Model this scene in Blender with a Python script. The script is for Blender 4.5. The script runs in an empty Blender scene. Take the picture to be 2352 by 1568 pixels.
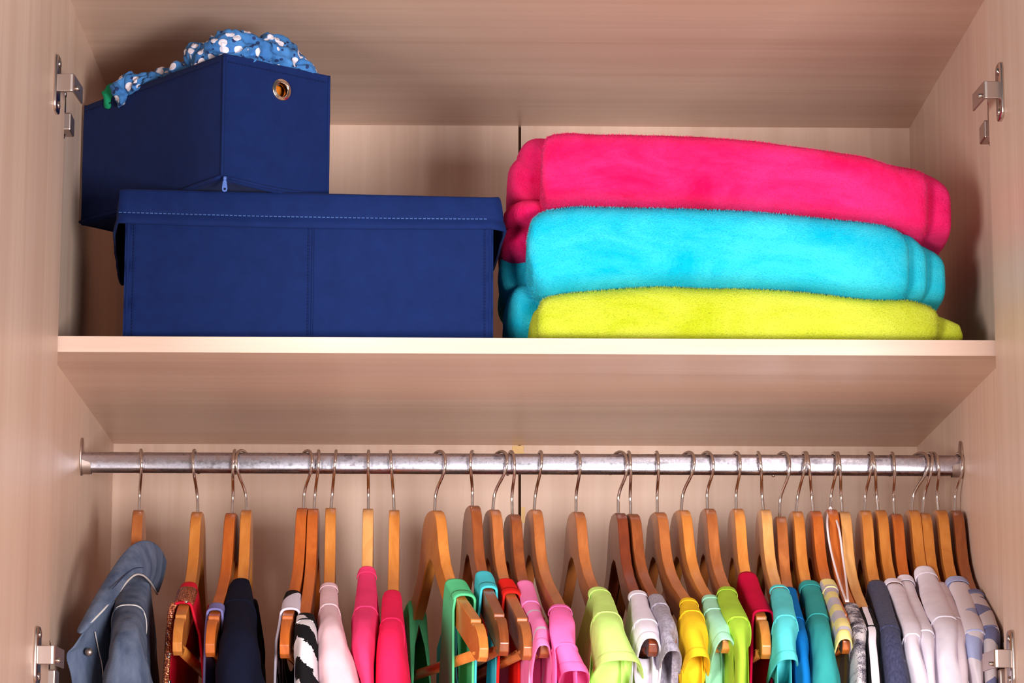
import bpy, bmesh, math, random
import numpy as np
from mathutils import Vector, Matrix, noise

random.seed(7)
SC = bpy.context.scene
COL = SC.collection

# ------------------------------------------------------------------ camera
Z0 = 1.72                                   # height of the shelf's underside above the floor
F, IW, IH = 7010.26, 2352, 1568             # focal length in pixels of the 2352x1568 frame
CAM = np.array([-0.07232, -2.8132, Z0 - 0.51609])
YAW, PITCH, ROLL = 0.0199, 0.18543, 0.00084
_f = np.array([math.sin(YAW)*math.cos(PITCH), math.cos(YAW)*math.cos(PITCH), math.sin(PITCH)])
_r = np.array([math.cos(YAW), -math.sin(YAW), 0.0])
_u = np.cross(_r, _f)
_r, _u = math.cos(ROLL)*_r + math.sin(ROLL)*_u, -math.sin(ROLL)*_r + math.cos(ROLL)*_u
cd = bpy.data.cameras.new('camera'); cam = bpy.data.objects.new('camera', cd); COL.objects.link(cam)
cd.sensor_width = 36; cd.lens = F*36/IW; cd.clip_start = 0.05; cd.clip_end = 60
cam.matrix_world = Matrix(((_r[0], _u[0], -_f[0], CAM[0]), (_r[1], _u[1], -_f[1], CAM[1]),
                           (_r[2], _u[2], -_f[2], CAM[2]), (0, 0, 0, 1)))
SC.camera = cam

# ------------------------------------------------------------------ light and exposure
SC.view_settings.view_transform = 'Standard'; SC.view_settings.look = 'None'
SC.view_settings.gamma = 1.0; SC.view_settings.use_curve_mapping = False
SC.view_settings.exposure = 0.22
w = bpy.data.worlds.new('world'); SC.world = w; w.use_nodes = True
w.node_tree.nodes['Background'].inputs[0].default_value = (1.0, 0.93, 0.9, 1)
w.node_tree.nodes['Background'].inputs[1].default_value = 0.10
def softbox(name, loc, target, size, power, col):
    l = bpy.data.lights.new(name, 'AREA'); l.shape = 'RECTANGLE'; l.size, l.size_y = size if isinstance(size, tuple) else (size, size); l.energy = power; l.color = col
    o = bpy.data.objects.new(name, l); COL.objects.link(o); o.location = loc
    o.rotation_euler = (Vector(target) - Vector(loc)).to_track_quat('-Z', 'Y').to_euler()
# the shadows in the photograph come from two lamps standing in the room beside the camera: one to the right, a weaker one to the left
softbox('studio_lamp_right_offscreen', (0.76, -2.6, 1.14), (0, 0.1, 1.75), 0.62, 84, (1.0, 0.965, 0.97))
softbox('studio_lamp_left_offscreen', (-1.27, -2.6, 1.25), (0.15, 0.2, 1.7), 0.7, 58, (1.0, 0.965, 0.97))

# ------------------------------------------------------------------ helpers
def ray(px, py):
    return _f + _r*(px - IW/2)/F - _u*(py - IH/2)/F
def P(px, py, Y):                            # pixel of the photograph at depth Y -> point of the place
    d = ray(px, py); return CAM + d*((Y - CAM[1])/d[1])
def PZ(px, py, Z):                           # the same at height Z
    d = ray(px, py); return CAM + d*((Z - CAM[2])/d[2])
def proj(p):
    d = np.asarray(p) - CAM; k = d @ _f
    return IW/2 + F*(d @ _r)/k, IH/2 - F*(d @ _u)/k
def sm(t):
    t = max(0.0, min(1.0, t)); return t*t*(3 - 2*t)
def nz(x, y, z):
    return noise.noise(Vector((x, y, z)))

def tag(o, label=None, cat=None, group=None, kind=None):
    if label: o['label'] = label
    if cat: o['category'] = cat
    if group: o['group'] = group
    if kind: o['kind'] = kind
    return o
def thing(name, loc, label, cat, group=None):
    o = bpy.data.objects.new(name, None); COL.objects.link(o); o.location = [float(c) for c in loc]; o.empty_display_size = .05
    return tag(o, label, cat, group)
def origin(parent):
    o = Vector((0, 0, 0))
    while parent is not None:
        o += parent.location; parent = parent.parent
    return o
def obj(name, vf, mat, parent=None, smooth=True, bevel=0, subsurf=0, solid=0, uv=None, angle=None, solid_off=0):
    verts, faces = vf[0], vf[1]
    og = origin(parent)
    me = bpy.data.meshes.new(name)
    me.from_pydata([(float(v[0]) - og.x, float(v[1]) - og.y, float(v[2]) - og.z) for v in verts], [], [list(f) for f in faces])
    if uv is None and len(vf) > 2: uv = vf[2]
    if uv is not None:
        ul = me.uv_layers.new(name='UVMap')
        for l in me.loops: ul.data[l.index].uv = uv[l.vertex_index]
    bm = bmesh.new(); bm.from_mesh(me)
    bmesh.ops.remove_doubles(bm, verts=bm.verts, dist=2e-6)
    bmesh.ops.recalc_face_normals(bm, faces=bm.faces)
    bm.to_mesh(me); bm.free()
    if smooth:
        me.polygons.foreach_set('use_smooth', [True]*len(me.polygons))
    me.materials.append(mat)
    o = bpy.data.objects.new(name, me); COL.objects.link(o); o.parent = parent
    if solid:
        m = o.modifiers.new('solid', 'SOLIDIFY'); m.thickness = solid; m.offset = solid_off
    if bevel:
        m = o.modifiers.new('bevel', 'BEVEL'); m.width = bevel; m.segments = 3; m.limit_method = 'ANGLE'; m.angle_limit = math.radians(35)
        if smooth:
            m.harden_normals = True
    if subsurf:
        m = o.modifiers.new('sub', 'SUBSURF'); m.levels = subsurf; m.render_levels = subsurf
    return o

def join(*parts):
    V, Fc = [], []
    for p in parts:
        n = len(V); V += list(p[0]); Fc += [[i + n for i in f] for f in p[1]]
    return V, Fc
def box(x0, x1, y0, y1, z0, z1):
    V = [(x, y, z) for x in (x0, x1) for y in (y0, y1) for z in (z0, z1)]
    return V, [(0, 1, 3, 2), (4, 6, 7, 5), (0, 4, 5, 1), (2, 3, 7, 6), (0, 2, 6, 4), (1, 5, 7, 3)]
def obox(c, ax, ay, az):                      # oriented box from centre and three half-axis vectors
    c, ax, ay, az = map(np.array, (c, ax, ay, az))
    V = [c + i*ax + j*ay + k*az for i in (-1, 1) for j in (-1, 1) for k in (-1, 1)]
    return V, box(0, 1, 0, 1, 0, 1)[1]
def grid(rows, closed=False, caps=False):
    n, m = len(rows), len(rows[0]); V = [p for r in rows for p in r]; Fc = []
    for i in range(n - 1):
        for j in range(m if closed else m - 1):
            k = (j + 1) % m
            Fc.append((i*m + j, i*m + k, (i + 1)*m + k, (i + 1)*m + j))
    if caps:
        Fc.append(list(range(m))[::-1]); Fc.append([(n - 1)*m + j for j in range(m)])
    return V, Fc
def tube(pts, r, n=8, caps=True):
    pts = [np.array(p, float) for p in pts]; rows = []; prev = None
    for i, p in enumerate(pts):
        t = pts[min(i + 1, len(pts) - 1)] - pts[max(i - 1, 0)]; t /= np.linalg.norm(t) + 1e-12
        if prev is None:
            a = np.array([1.0, 0, 0]) if abs(t[0]) < .8 else np.array([0, 1.0, 0])
            prev = a - t*(a @ t)
        nrm = prev - t*(prev @ t); nrm /= np.linalg.norm(nrm); prev = nrm; b = np.cross(t, nrm)
        rr = r[i] if hasattr(r, '__len__') else r
        rows.append([p + rr*(math.cos(a)*nrm + math.sin(a)*b) for a in [2*math.pi*k/n for k in range(n)]])
    return grid(rows, True, caps)
def smooth_path(pts, n=6):                    # Catmull-Rom
    pts = [np.array(p, float) for p in pts]; out = []
    for i in range(len(pts) - 1):
        p0, p1, p2, p3 = pts[max(i - 1, 0)], pts[i], pts[i + 1], pts[min(i + 2, len(pts) - 1)]
        for k in range(n):
            t = k/n
            out.append(.5*(2*p1 + (p2 - p0)*t + (2*p0 - 5*p1 + 4*p2 - p3)*t*t + (3*p1 - p0 - 3*p2 + p3)*t**3))
    out.append(pts[-1]); return out
def dashes(path, up, gap=.0032, ln=.0022, wd=.0004):
    """stitches: short raised strips along a polyline; up = outward direction"""
    path = [np.array(p, float) for p in path]; up = np.array(up, float); up /= np.linalg.norm(up)
    seg = [np.linalg.norm(path[i + 1] - path[i]) for i in range(len(path) - 1)]; cum = np.concatenate([[0], np.cumsum(seg)])
    out = []
    d = 0.0
    while d + ln < cum[-1]:
        a = np.array([np.interp(d, cum, [p[k] for p in path]) for k in range(3)])
        b = np.array([np.interp(d + ln, cum, [p[k] for p in path]) for k in range(3)])
        t = (b - a)/2; s = np.cross(t/np.linalg.norm(t), up)*wd
        out.append(obox((a + b)/2, t, s, up*wd)); d += gap
    return join(*out)

# ------------------------------------------------------------------ materials
def srgb(r, g, b):
    f = lambda c: (c/255/12.92 if c/255 <= .04045 else ((c/255 + .055)/1.055)**2.4)
    return (f(r), f(g), f(b), 1)
class NT:
    def __init__(s, name):
        s.m = bpy.data.materials.new(name); s.m.use_nodes = True; s.t = s.m.node_tree
        s.b = s.t.nodes['Principled BSDF']
    def n(s, typ, **kw):
        x = s.t.nodes.new(typ)
        for k, v in kw.items():
            if k.startswith('_'): setattr(x, k[1:], v)
            else: x.inputs[k.replace('_', ' ')].default_value = v
        return x
    def l(s, a, b): s.t.links.new(a, b)
    def set(s, **kw):
        for k, v in kw.items(): s.b.inputs[k.replace('_', ' ')].default_value = v
    def ramp(s, fac, stops, interp='LINEAR'):
        r = s.t.nodes.new('ShaderNodeValToRGB'); r.color_ramp.interpolation = interp
        e = r.color_ramp.elements
        while len(e) < len(stops): e.new(.5)
        for k, (p, c) in enumerate(stops): e[k].position = p; e[k].color = c
        s.l(fac, r.inputs[0]); return r.outputs[0]
    def coords(s, kind='Object', scale=(1, 1, 1), rot=(0, 0, 0)):
        c = s.t.nodes.new('ShaderNodeTexCoord'); m = s.t.nodes.new('ShaderNodeMapping')
        m.inputs['Scale'].default_value = scale; m.inputs['Rotation'].default_value = rot
        s.l(c.outputs[kind], m.inputs[0]); return m.outputs[0]
    def mix(s, fac, a, b, mode='MIX'):
        x = s.t.nodes.new('ShaderNodeMix'); x.data_type = 'RGBA'; x.blend_type = mode
        for v, i in ((fac, 0), (a, 6), (b, 7)):
            if hasattr(v, 'links'): s.l(v, x.inputs[i])
            else: x.inputs[i].default_value = v
        return x.outputs[2]
    def math(s, op, a, b=0.0, c=0.0):
        x = s.t.nodes.new('ShaderNodeMath'); x.operation = op
        for i, v in enumerate((a, b, c)):
            if hasattr(v, 'links'): s.l(v, x.inputs[i])
            else: x.inputs[i].default_value = v
        return x.outputs[0]
    def noise(s, vec, scale, detail=3, rough=.5, dist=0):
        x = s.n('ShaderNodeTexNoise', Scale=scale, Detail=detail, Roughness=rough, Distortion=dist)
        s.l(vec, x.inputs['Vector']); return x.outputs['Fac']
    def bump(s, h, strength, dist=.001):
        x = s.n('ShaderNodeBump', Strength=strength, Distance=dist); s.l(h, x.inputs['Height']); s.l(x.outputs[0], s.b.inputs['Normal'])

def wood_laminate(name, axis, tint=(1, 1, 1), rough=.42):
    t = NT(name)
    st = {'z': (1, 1, .035), 'x': (.035, 1, 1)}[axis]
    v = t.coords('Object', st)
    fine = t.noise(v, 130, 4, .6)
    broad = t.noise(v, 16, 4, .55, 1.2)
    v2 = t.coords('Object', {'z': (1, 1, .22), 'x': (.22, 1, 1)}[axis])
    cloud = t.noise(v2, 7, 3, .5)
    c = lambda r, g, b: tuple([srgb(r, g, b)[i]*tint[i] for i in range(3)]) + (1,)
    a = t.ramp(broad, [(.3, c(207, 174, 155)), (.5, c(218, 188, 170)), (.72, c(227, 199, 181))])
    b = t.mix(t.math('MULTIPLY', t.ramp(fine, [(.35, (1, 1, 1, 1)), (.62, (0, 0, 0, 1))]), .30), a, c(196, 156, 130))
    d = t.mix(t.math('MULTIPLY', cloud, .35), b, c(230, 198, 168))
    t.l(d, t.b.inputs['Base Color']); t.set(Roughness=rough)
    t.b.inputs['Specular IOR Level'].default_value = .45
    return t.m
M = {}
M['woodz'] = wood_laminate('maple_laminate_upright', 'z')
M['woodx'] = wood_laminate('maple_laminate_flat', 'x', rough=.36)
M['edge'] = wood_laminate('maple_edge_band', 'x', (1.02, 1.02, 1.06), .5)
def plain(name, col, rough=.6, metal=0, **kw):
    t = NT(name); t.set(Base_Color=col, Roughness=rough, Metallic=metal, **kw); return t.m
M['board'] = plain('bare_fibreboard', srgb(150, 112, 84), .9)
M['tape'] = plain('yellowed_tape', srgb(226, 186, 120), .5)
M['chrome'] = plain('hook_chrome', srgb(214, 206, 202), .16, 1)
M['nickel'] = plain('hinge_nickel', srgb(205, 192, 186), .24, 1)
M['nickel2'] = plain('hinge_nickel_dull', srgb(196, 178, 170), .42, 1)
M['brass'] = plain('grommet_nickel', srgb(225, 205, 190), .18, 1)
def rail_metal():
    t = NT('scuffed_galvanised_rail')
    v = t.coords('Object', (.35, 1, 1)); n1 = t.noise(v, 60, 5, .65); n2 = t.noise(t.coords(), 240, 3, .6)
    m = t.math('ADD', t.math('MULTIPLY', n1, .65), t.math('MULTIPLY', n2, .35))
    t.l(t.ramp(m, [(.36, srgb(120, 112, 118)), (.47, srgb(182, 178, 188)), (.62, srgb(206, 202, 210))]), t.b.inputs['Base Color'])
    t.l(t.ramp(m, [(.35, (.42, .42, .42, 1)), (.6, (.2, .2, .2, 1))]), t.b.inputs['Roughness'])
    t.set(Metallic=1); t.bump(n2, .15, .0005); return t.m
M['rail'] = rail_metal()
def hanger_wood(name, a, b, rough=.32):
    t = NT(name); v = t.coords('Object', (1, .18, .3)); n1 = t.noise(v, 60, 5, .6, 1.5)
    oi = t.t.nodes.new('ShaderNodeObjectInfo')
    vv = t.t.nodes.new('ShaderNodeVectorMath'); vv.operation = 'ADD'
    cm = t.t.nodes.new('ShaderNodeCombineXYZ'); t.l(t.math('MULTIPLY', oi.outputs['Random'], 30), cm.inputs[0])
    t.l(v, vv.inputs[0]); t.l(cm.outputs[0], vv.inputs[1])
    n1 = t.noise(vv.outputs[0], 55, 5, .6, 1.5)
    t.l(t.ramp(n1, [(.3, srgb(*a)), (.52, srgb(*[(x + y)//2 for x, y in zip(a, b)])), (.7, srgb(*b))]), t.b.inputs['Base Color'])
    t.set(Roughness=rough); t.b.inputs['Coat Weight'].default_value = .35; t.b.inputs['Coat Roughness'].default_value = .22
    return t.m
HW = {'L': hanger_wood('hanger_pale_honey', (214, 148, 80), (232, 176, 110)), 'A': hanger_wood('hanger_amber', (190, 112, 44), (218, 142, 66)),
      'M': hanger_wood('hanger_mid_brown', (160, 88, 42), (192, 116, 62)), 'O': hanger_wood('hanger_orange', (176, 84, 28), (206, 110, 42)),
      'D': hanger_wood('hanger_dark_brown', (124, 60, 26), (160, 86, 42)), 'R': hanger_wood('hanger_mahogany', (104, 42, 20), (140, 62, 30))}
M['rawwood'] = plain('raw_notch_wood', srgb(226, 184, 138), .6)

def weave(t, scale=1500, strength=.25):
    n = t.noise(t.coords(), scale, 2, .5); t.bump(n, strength, .0006)
def cloth(name, col, var=.07, rough=.88, sheen=0.0, bump=.22):
    t = NT(name); n = t.noise(t.coords(), 55, 4, .6); c = srgb(*col)
    lo = tuple(x*(1 - var) for x in c[:3]) + (1,); hi = tuple(min(1, x*(1 + var)) for x in c[:3]) + (1,)
    t.l(t.ramp(n, [(.3, lo), (.7, hi)]), t.b.inputs['Base Color'])
    t.set(Roughness=rough); t.b.inputs['Sheen Weight'].default_value = sheen; t.b.inputs['Sheen Roughness'].default_value = .5
    t.b.inputs['Specular IOR Level'].default_value = .12
    weave(t, 1500, bump); return t.m
def heather(name, a, b, scale=420):
    t = NT(name); v = t.coords('Object', (1, 1, .45)); n = t.noise(v, scale, 3, .7)
    t.l(t.ramp(n, [(.36, srgb(*a)), (.64, srgb(*b))]), t.b.inputs['Base Color']); t.set(Roughness=.9)
    t.b.inputs['Sheen Weight'].default_value = .04; weave(t, 1300, .35); return t.m
def plush(name, a, b):
    t = NT(name); n = t.noise(t.coords('Object', (.7, 1, 1.3)), 16, 5, .62, .6); f = t.noise(t.coords(), 620, 3, .7)
    c = t.ramp(n, [(.36, srgb(*a)), (.62, srgb(*b))])
    c = t.mix(t.math('MULTIPLY', t.ramp(f, [(.35, (1, 1, 1, 1)), (.55, (0, 0, 0, 1))]), .22), c, tuple(x*.62 for x in srgb(*a)[:3]) + (1,))
    t.l(c, t.b.inputs['Base Color']); t.set(Roughness=.95)
    t.b.inputs['Sheen Weight'].default_value = .25; t.b.inputs['Sheen Roughness'].default_value = .35
    t.b.inputs['Sheen Tint'].default_value = tuple(min(1, x*1.1 + .15) for x in srgb(*b)[:3]) + (1,)
    t.b.inputs['Specular IOR Level'].default_value = .1
    t.bump(f, .9, .0022); return t.m
M['navy'] = cloth('navy_nonwoven', (15, 34, 84), .10, .8, .02, .3)
M['navyseam'] = cloth('navy_thread', (13, 28, 74), .1, .8, .02, .3)
M['thread'] = plain('blue_thread', srgb(46, 82, 146), .6)
M['pull'] = plain('blue_zip_pull', srgb(74, 104, 176), .35)

# ------------------------------------------------------------------ room
def struct(name, vf, mat):
    o = obj(name, vf, mat, None, False); o['kind'] = 'structure'; return o
M['floor'] = wood_laminate('floor_boards', 'x', (.6, .55, .5), .5)
M['wall'] = cloth('painted_plaster', (226, 218, 208), .02, .9, 0, .1)
struct('floor', box(-3, 3, -4.5, 0.68, -.03, 0), M['floor'])
struct('wall_back', box(-3, 3, .68, .74, 0, 2.7), M['wall'])

# ------------------------------------------------------------------ wardrobe
WX, D, T, ZC = .45, .5676, .0150, .36868     # half inner width, depth, shelf thickness, compartment height above underside
S = .018
wd = thing('wardrobe', (0, .28, 0), 'pale maple wardrobe with two open doors, a shelf and a hanging rail', 'wardrobe')
obj('side_panel', box(-WX - S, -WX, 0, D + .02, 0, Z0 + ZC + S), M['woodz'], wd, False, .0006)
obj('side_panel', box(WX, WX + S, 0, D + .02, 0, Z0 + ZC + S), M['woodz'], wd, False, .0006)
obj('top_panel', box(-WX, WX, 0, D + .02, Z0 + ZC, Z0 + ZC + S), M['woodx'], wd, False)
obj('bottom_panel', box(-WX, WX, 0, D + .02, .06, .06 + S), M['woodx'], wd, False)
obj('plinth', box(-WX, WX, .02, .04, 0, .06), M['woodx'], wd, False)
sh = obj('shelf', box(-WX, WX, .001, D, Z0, Z0 + T), M['woodx'], wd, False)
obj('edge_band', box(-WX, WX, 0, .001, Z0, Z0 + T), M['edge'], sh, False)
gx = (P(1191, 1130, D)[0] + P(1196, 310, D)[0])/2
obj('back_panel', box(-WX, gx - .0016, D, D + .004, .06, Z0 + ZC), M['woodz'], wd, False)
obj('back_panel', box(gx + .0016, WX, D, D + .004, .06, Z0 + ZC), M['woodz'], wd, False)
obj('joint_strip', box(gx - .03, gx + .03, D + .010, D + .014, .06, Z0 + ZC), M['board'], wd, False)
a, b = P(1177, 1012, D), P(1203, 1052, D)
obj('tape_patch', box(a[0], b[0], D - .0008, D, b[2], Z0 - .0005), M['tape'], wd, False)
a, b = P(1193, 1165, D), P(1206, 1200, D)
obj('tape_patch', box(gx + .0018, b[0], D - .0008, D, b[2], a[2]), M['tape'], wd, False)

# doors: open, hinged at the front edges; inner faces seen at a grazing angle
def door(px, sgn, out):
    A = P(px, 795, -.004); ang = math.radians(out)
    d = np.array([sgn*math.sin(ang), -math.cos(ang), 0]); n = np.array([-sgn*math.cos(ang), -math.sin(ang), 0])  # d: away from hinge, n: inner face normal
    wdt, z0, z1, th = .45, .07, Z0 + ZC + .015, .018
    c = A + d*wdt/2 - n*th/2; c[2] = (z0 + z1)/2
    o = obj('door', obox(c, d*wdt/2, n*th/2, np.array([0, 0, (z1 - z0)/2])), M['woodz'], wd, False, .0008)
    return A, d, n
DL = door(133, -1, .8)
DR = door(2286, 1, .8)

def hinge(dr, sgn, pxplate, y0, y1, armlen):
    """concealed hinge: cup plate on the door's inner face, arm reaching in, base on the side panel"""
    A, d, n = dr; z = np.array([0, 0, 1.0])
    best = min(np.linspace(.006, .09, 300), key=lambda k: abs(proj([*(A + d*k + n*.003)[:2], P(pxplate, (y0 + y1)/2, -.02)[2]])[0] - pxplate))
    c = A + d*best; zt = P(pxplate, y0, c[1])[2]; zb = P(pxplate, y1, c[1])[2]; c[2] = (zt + zb)/2; hh = (zt - zb)/2
    h = thing('hinge', c, None, None); h.parent = wd; h.location = Vector(c) - wd.location
    # plate outline rounded
    pl = []
    for k in range(24):
        a = 2*math.pi*k/24; ca, sa = math.cos(a), math.sin(a)
        pl.append((math.copysign(abs(ca)**.55, ca)*.0135, math.copysign(abs(sa)**.3, sa)*hh))
    rows = [[c + d*p[0]*q + z*p[1]*(1 - (1 - q)*.15) + n*off for p in pl] for q, off in ((1, -.0005), (1, .0022), (.93, .003))]
    obj('cup_plate', grid(rows, True, True), M['nickel'], h, True, angle=40)
    for s in (-.72, .72):
        sc = c + z*hh*s + n*.003
        obj('screw', tube([sc - n*.001, sc + n*.0016], .0035, 12), M['nickel'], h, True)
    # arm: bent strip, one face to the room, then running back to the side panel
    poly = [(.002, .002), (.002, .0075), (.015, .0085), (.0172, .0078), (.0182, .006), (.0200, -.040), (.0182, -.040), (.0160, .003)]
    rows = [[c + n*q[0] + d*q[1] + z*k for q in poly] for k in (-.0082, .0082)]
    obj('arm', grid(rows, True, True), M['nickel2'], h, False, .0005)
    sp = c + n*.018 - z*.0045 + d*.002
    obj('screw', tube([sp, sp + n*.0045], .0022, 10), M['nickel'], h, True)
    # base plate on the side panel
    sx = sgn*WX
    bp = np.array([sx - sgn*.003, .036, c[2]])
    w2 = []
    for k in range(20):
        a = 2*math.pi*k/20; ca, sa = math.cos(a), math.sin(a)
        w2.append((math.copysign(abs(ca)**.6, ca)*.012, math.copysign(abs(sa)**.7, sa)*.025))
    rows = [[bp + np.array([sgn*o2, q[0], q[1]]) for q in w2] for o2 in (.0035, -.001)]
    obj('base_plate', grid(rows, True, True), M['nickel'], h, True)
    obj('cam_housing', box(min(sx - sgn*.002, sx - sgn*.013), max(sx - sgn*.002, sx - sgn*.013), .018, .046, c[2] - .0215, c[2] - .004), M['nickel2'], h, False, .0015)
    for s in (-.019, .019):
        q = np.array([sx - sgn*.0035, .036, c[2] + s]); obj('screw', tube([q, q - np.array([sgn*.002, 0, 0])], .0035, 12), M['nickel'], h, True)
hinge(DL, -1, 136, 128, 260, 1)
hinge(DR, 1, 2292, 146, 276, 1)
hinge(DL, -1, 90, 1438, 1572, 1)
hinge(DR, 1, 2318, 1447, 1580, 1)

# hanging rail
YR = .272
ra, rb = P(189, 1061, YR), P(2200, 1070, YR)
RZ = (ra[2] + rb[2])/2; RH = .0106; RD = .0075
prof = []
for k in range(36):
    a = 2*math.pi*k/36; ca, sa = math.cos(a), math.sin(a)
    fl = .0052; prof.append((math.copysign(abs(ca)**.9, ca)*RD, math.copysign(fl, sa) + sa*(RH - fl)) if abs(sa) > 1e-6 else (ca*RD, 0))
rail = obj('hanging_rail', grid([[(x, YR + p[0], RZ + p[1]) for p in prof] for x in np.linspace(-WX + .0005, WX - .0005, 9)], True), M['rail'], wd, True)
for sgn in (-1, 1):
    x0 = sgn*WX
    ol = []
    for k in range(28):                      # tall rounded flange with the cup around the rail's lower half
        a = 2*math.pi*k/28
        ol.append((math.cos(a)*.0125, .006 + math.sin(a)*.0195))
    fl = grid([[(x0 - sgn*o2, YR + p[0], RZ + p[1]) for p in ol] for o2 in (0, .002)], True, True)
    cup = []
    for o2 in (.001, .009, .011):
        row = []
        for k in range(15):
            a = math.pi + math.pi*k/14
            lift = (.002 if o2 < .005 else -.0005 if o2 < .01 else -.002)
            yy, zz = math.cos(a)*(RD + .0018), math.sin(a)*(RH + .0016)
            row.append((x0 - sgn*o2, YR + yy, RZ + (zz if 0 < k < 14 else lift)))
        cup.append(row)
    br = obj('rail_bracket', join(fl, grid(cup)), M['nickel2'], rail, True, 0, 0)

# ------------------------------------------------------------------ storage boxes
ZS = Z0 + T
# lower box with lid: rotated a little, left end nearer
fl_ = P(286, 600, .036); fr_ = P(1133, 600, .062)
e = fr_ - fl_; e[2] = 0; BL = np.linalg.norm(e); e /= BL; g = np.array([-e[1], e[0], 0]); up = np.array([0, 0, 1.0])
o0 = np.array([fl_[0], fl_[1], ZS + .0003])
ZLID = P(700, 443, .044)[2]
ZB = ZLID - .004 - ZS                         # body height
BD = .27
lb = thing('storage_box', o0 + e*BL/2 + g*BD/2, 'lidded navy fabric storage box standing on the shelf', 'storage box')
def bulged(o, ex, ey, wx, wy, n=14, bulge=.002, seed=0):
    rows = []
    for i in range(n + 1):
        r = []
        for j in range(n + 1):
            s, t = i/n, j/n; nn = np.cross(ex, ey)
            r.append(o + ex*wx*s + ey*wy*t + nn*(bulge*math.sin(math.pi*s)*math.sin(math.pi*t) + .0007*nz(s*4 + seed, t*3, seed)*math.sin(math.pi*s)**.3*math.sin(math.pi*t)**.3))
        rows.append(r)
    return grid(rows)
obj('body', join(bulged(o0, e, up, BL/2, ZB, 12, .0012, 1), bulged(o0 + e*BL/2, e, up, BL/2, ZB, 12, .0012, 2),
    bulged(o0 + e*BL, g, up, BD, ZB, 8, .0015, 3), bulged(o0 + e*BL + g*BD, -e, up, BL, ZB, 8, .001, 4), bulged(o0 + g*BD, -g, up, BD, ZB, 8, .0015, 5),
    bulged(o0 + up*.0005, g, e, BD, BL, 2, 0)), M['navy'], lb, True)
for s in (0.003, BL - .003):
    obj('piping', tube([o0 + e*s + g*.0005 + up*k for k in np.linspace(0, ZB, 12)], .0015, 8), M['navy'], lb, True)
obj('centre_seam', tube([o0 + e*BL*.507 - g*.0005 + up*k for k in np.linspace(0, ZB, 12)], .0011, 8), M['navy'], lb, True)
sts = [dashes([o0 + e*s - g*.0012 + up*k for k in np.linspace(.004, ZB, 20)], -g) for s in (.0085, BL*.507 - .004, BL - .0085)]
tag(obj('stitching', join(*sts), M['navyseam'], lb, False), kind='stuff')
# lid
OV = .0062                                     # overhang
lo = o0 - e*OV - g*OV; LX, LY = BL + 2*OV, BD + 2*OV
ztop = ZLID
def lid_skirt_bottom(s):                       # front skirt depth along its length
    return .0345 + .0025*math.sin(s*math.pi*.9) - .003*s
rows = []
per = []                                       # perimeter samples: point, outward
N1 = 40
for i in range(N1): per.append((lo + e*LX*i/N1, -g, i/N1, 'f'))
for i in range(20): per.append((lo + e*LX + g*LY*i/20, e, i/20, 'r'))
for i in range(N1): per.append((lo + e*LX*(1 - i/N1) + g*LY, g, i/N1, 'b'))
for i in range(20): per.append((lo + g*LY*(1 - i/20), -e, i/20, 'l'))
def lidpt(p, q, s, side, dep, outw):
    dz = lid_skirt_bottom(s) if side == 'f' else .036
    if side == 'l': dz = .036 + .018*math.sin(math.pi*min(1, s*1.0))**.8 * (.9)
    if side == 'r': dz = .034 + .010*math.sin(math.pi*s)
    wv = .0012*nz(s*9, dep*2, 3.3)*dep
    tilt = (.0030*dep if side in 'fb' else .0045*dep)
    return p + q*(outw + tilt + wv) - up*(dz*dep) + up*(ztop - p[2])
for dep, outw, in ((0, -.0022), (.03, -.0007), (.10, 0), (.3, .0004), (.55, .0005), (.66, .0002), (.70, -.0004), (.74, .0005), (.86, .001), (1.0, .0012), (1.0, -.001)):
    rows.append([lidpt(p, q, s, sd, dep, outw) for p, q, s, sd in per])
lidtop = [lo + e*LX/2 + g*LY/2 + up*(ztop - ZS)]
V, Fc = grid(rows, True)
n = len(V); V = V + [lo + e*LX/2 + g*LY/2 + up*(ztop - ZS - .001)]
Fc += [(n, (i + 1) % len(per), i) for i in range(len(per))]
lid = obj('lid', (V, Fc), M['navy'], lb, True)
fp = [lidpt(p, q, s, sd, .70, .0012) for p, q, s, sd in per if sd == 'f']
tag(obj('stitching', dashes(fp, -g, .0042, .003, .0004), M['thread'], lid, False), kind='stuff')

# upper open box, turned so that one corner faces the room and overhangs the lid
ZU = ztop + .0015
c0 = PZ(510, 413, ZU); cl = PZ(188, 516, ZU); cr_ = PZ(757, 462, ZU)
ul = cl - c0; ul[2] = 0; LU = np.linalg.norm(ul)
ul /= LU; urr = np.array([-ul[1], ul[0], 0]);
if urr[0] < 0: urr = -urr
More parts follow.
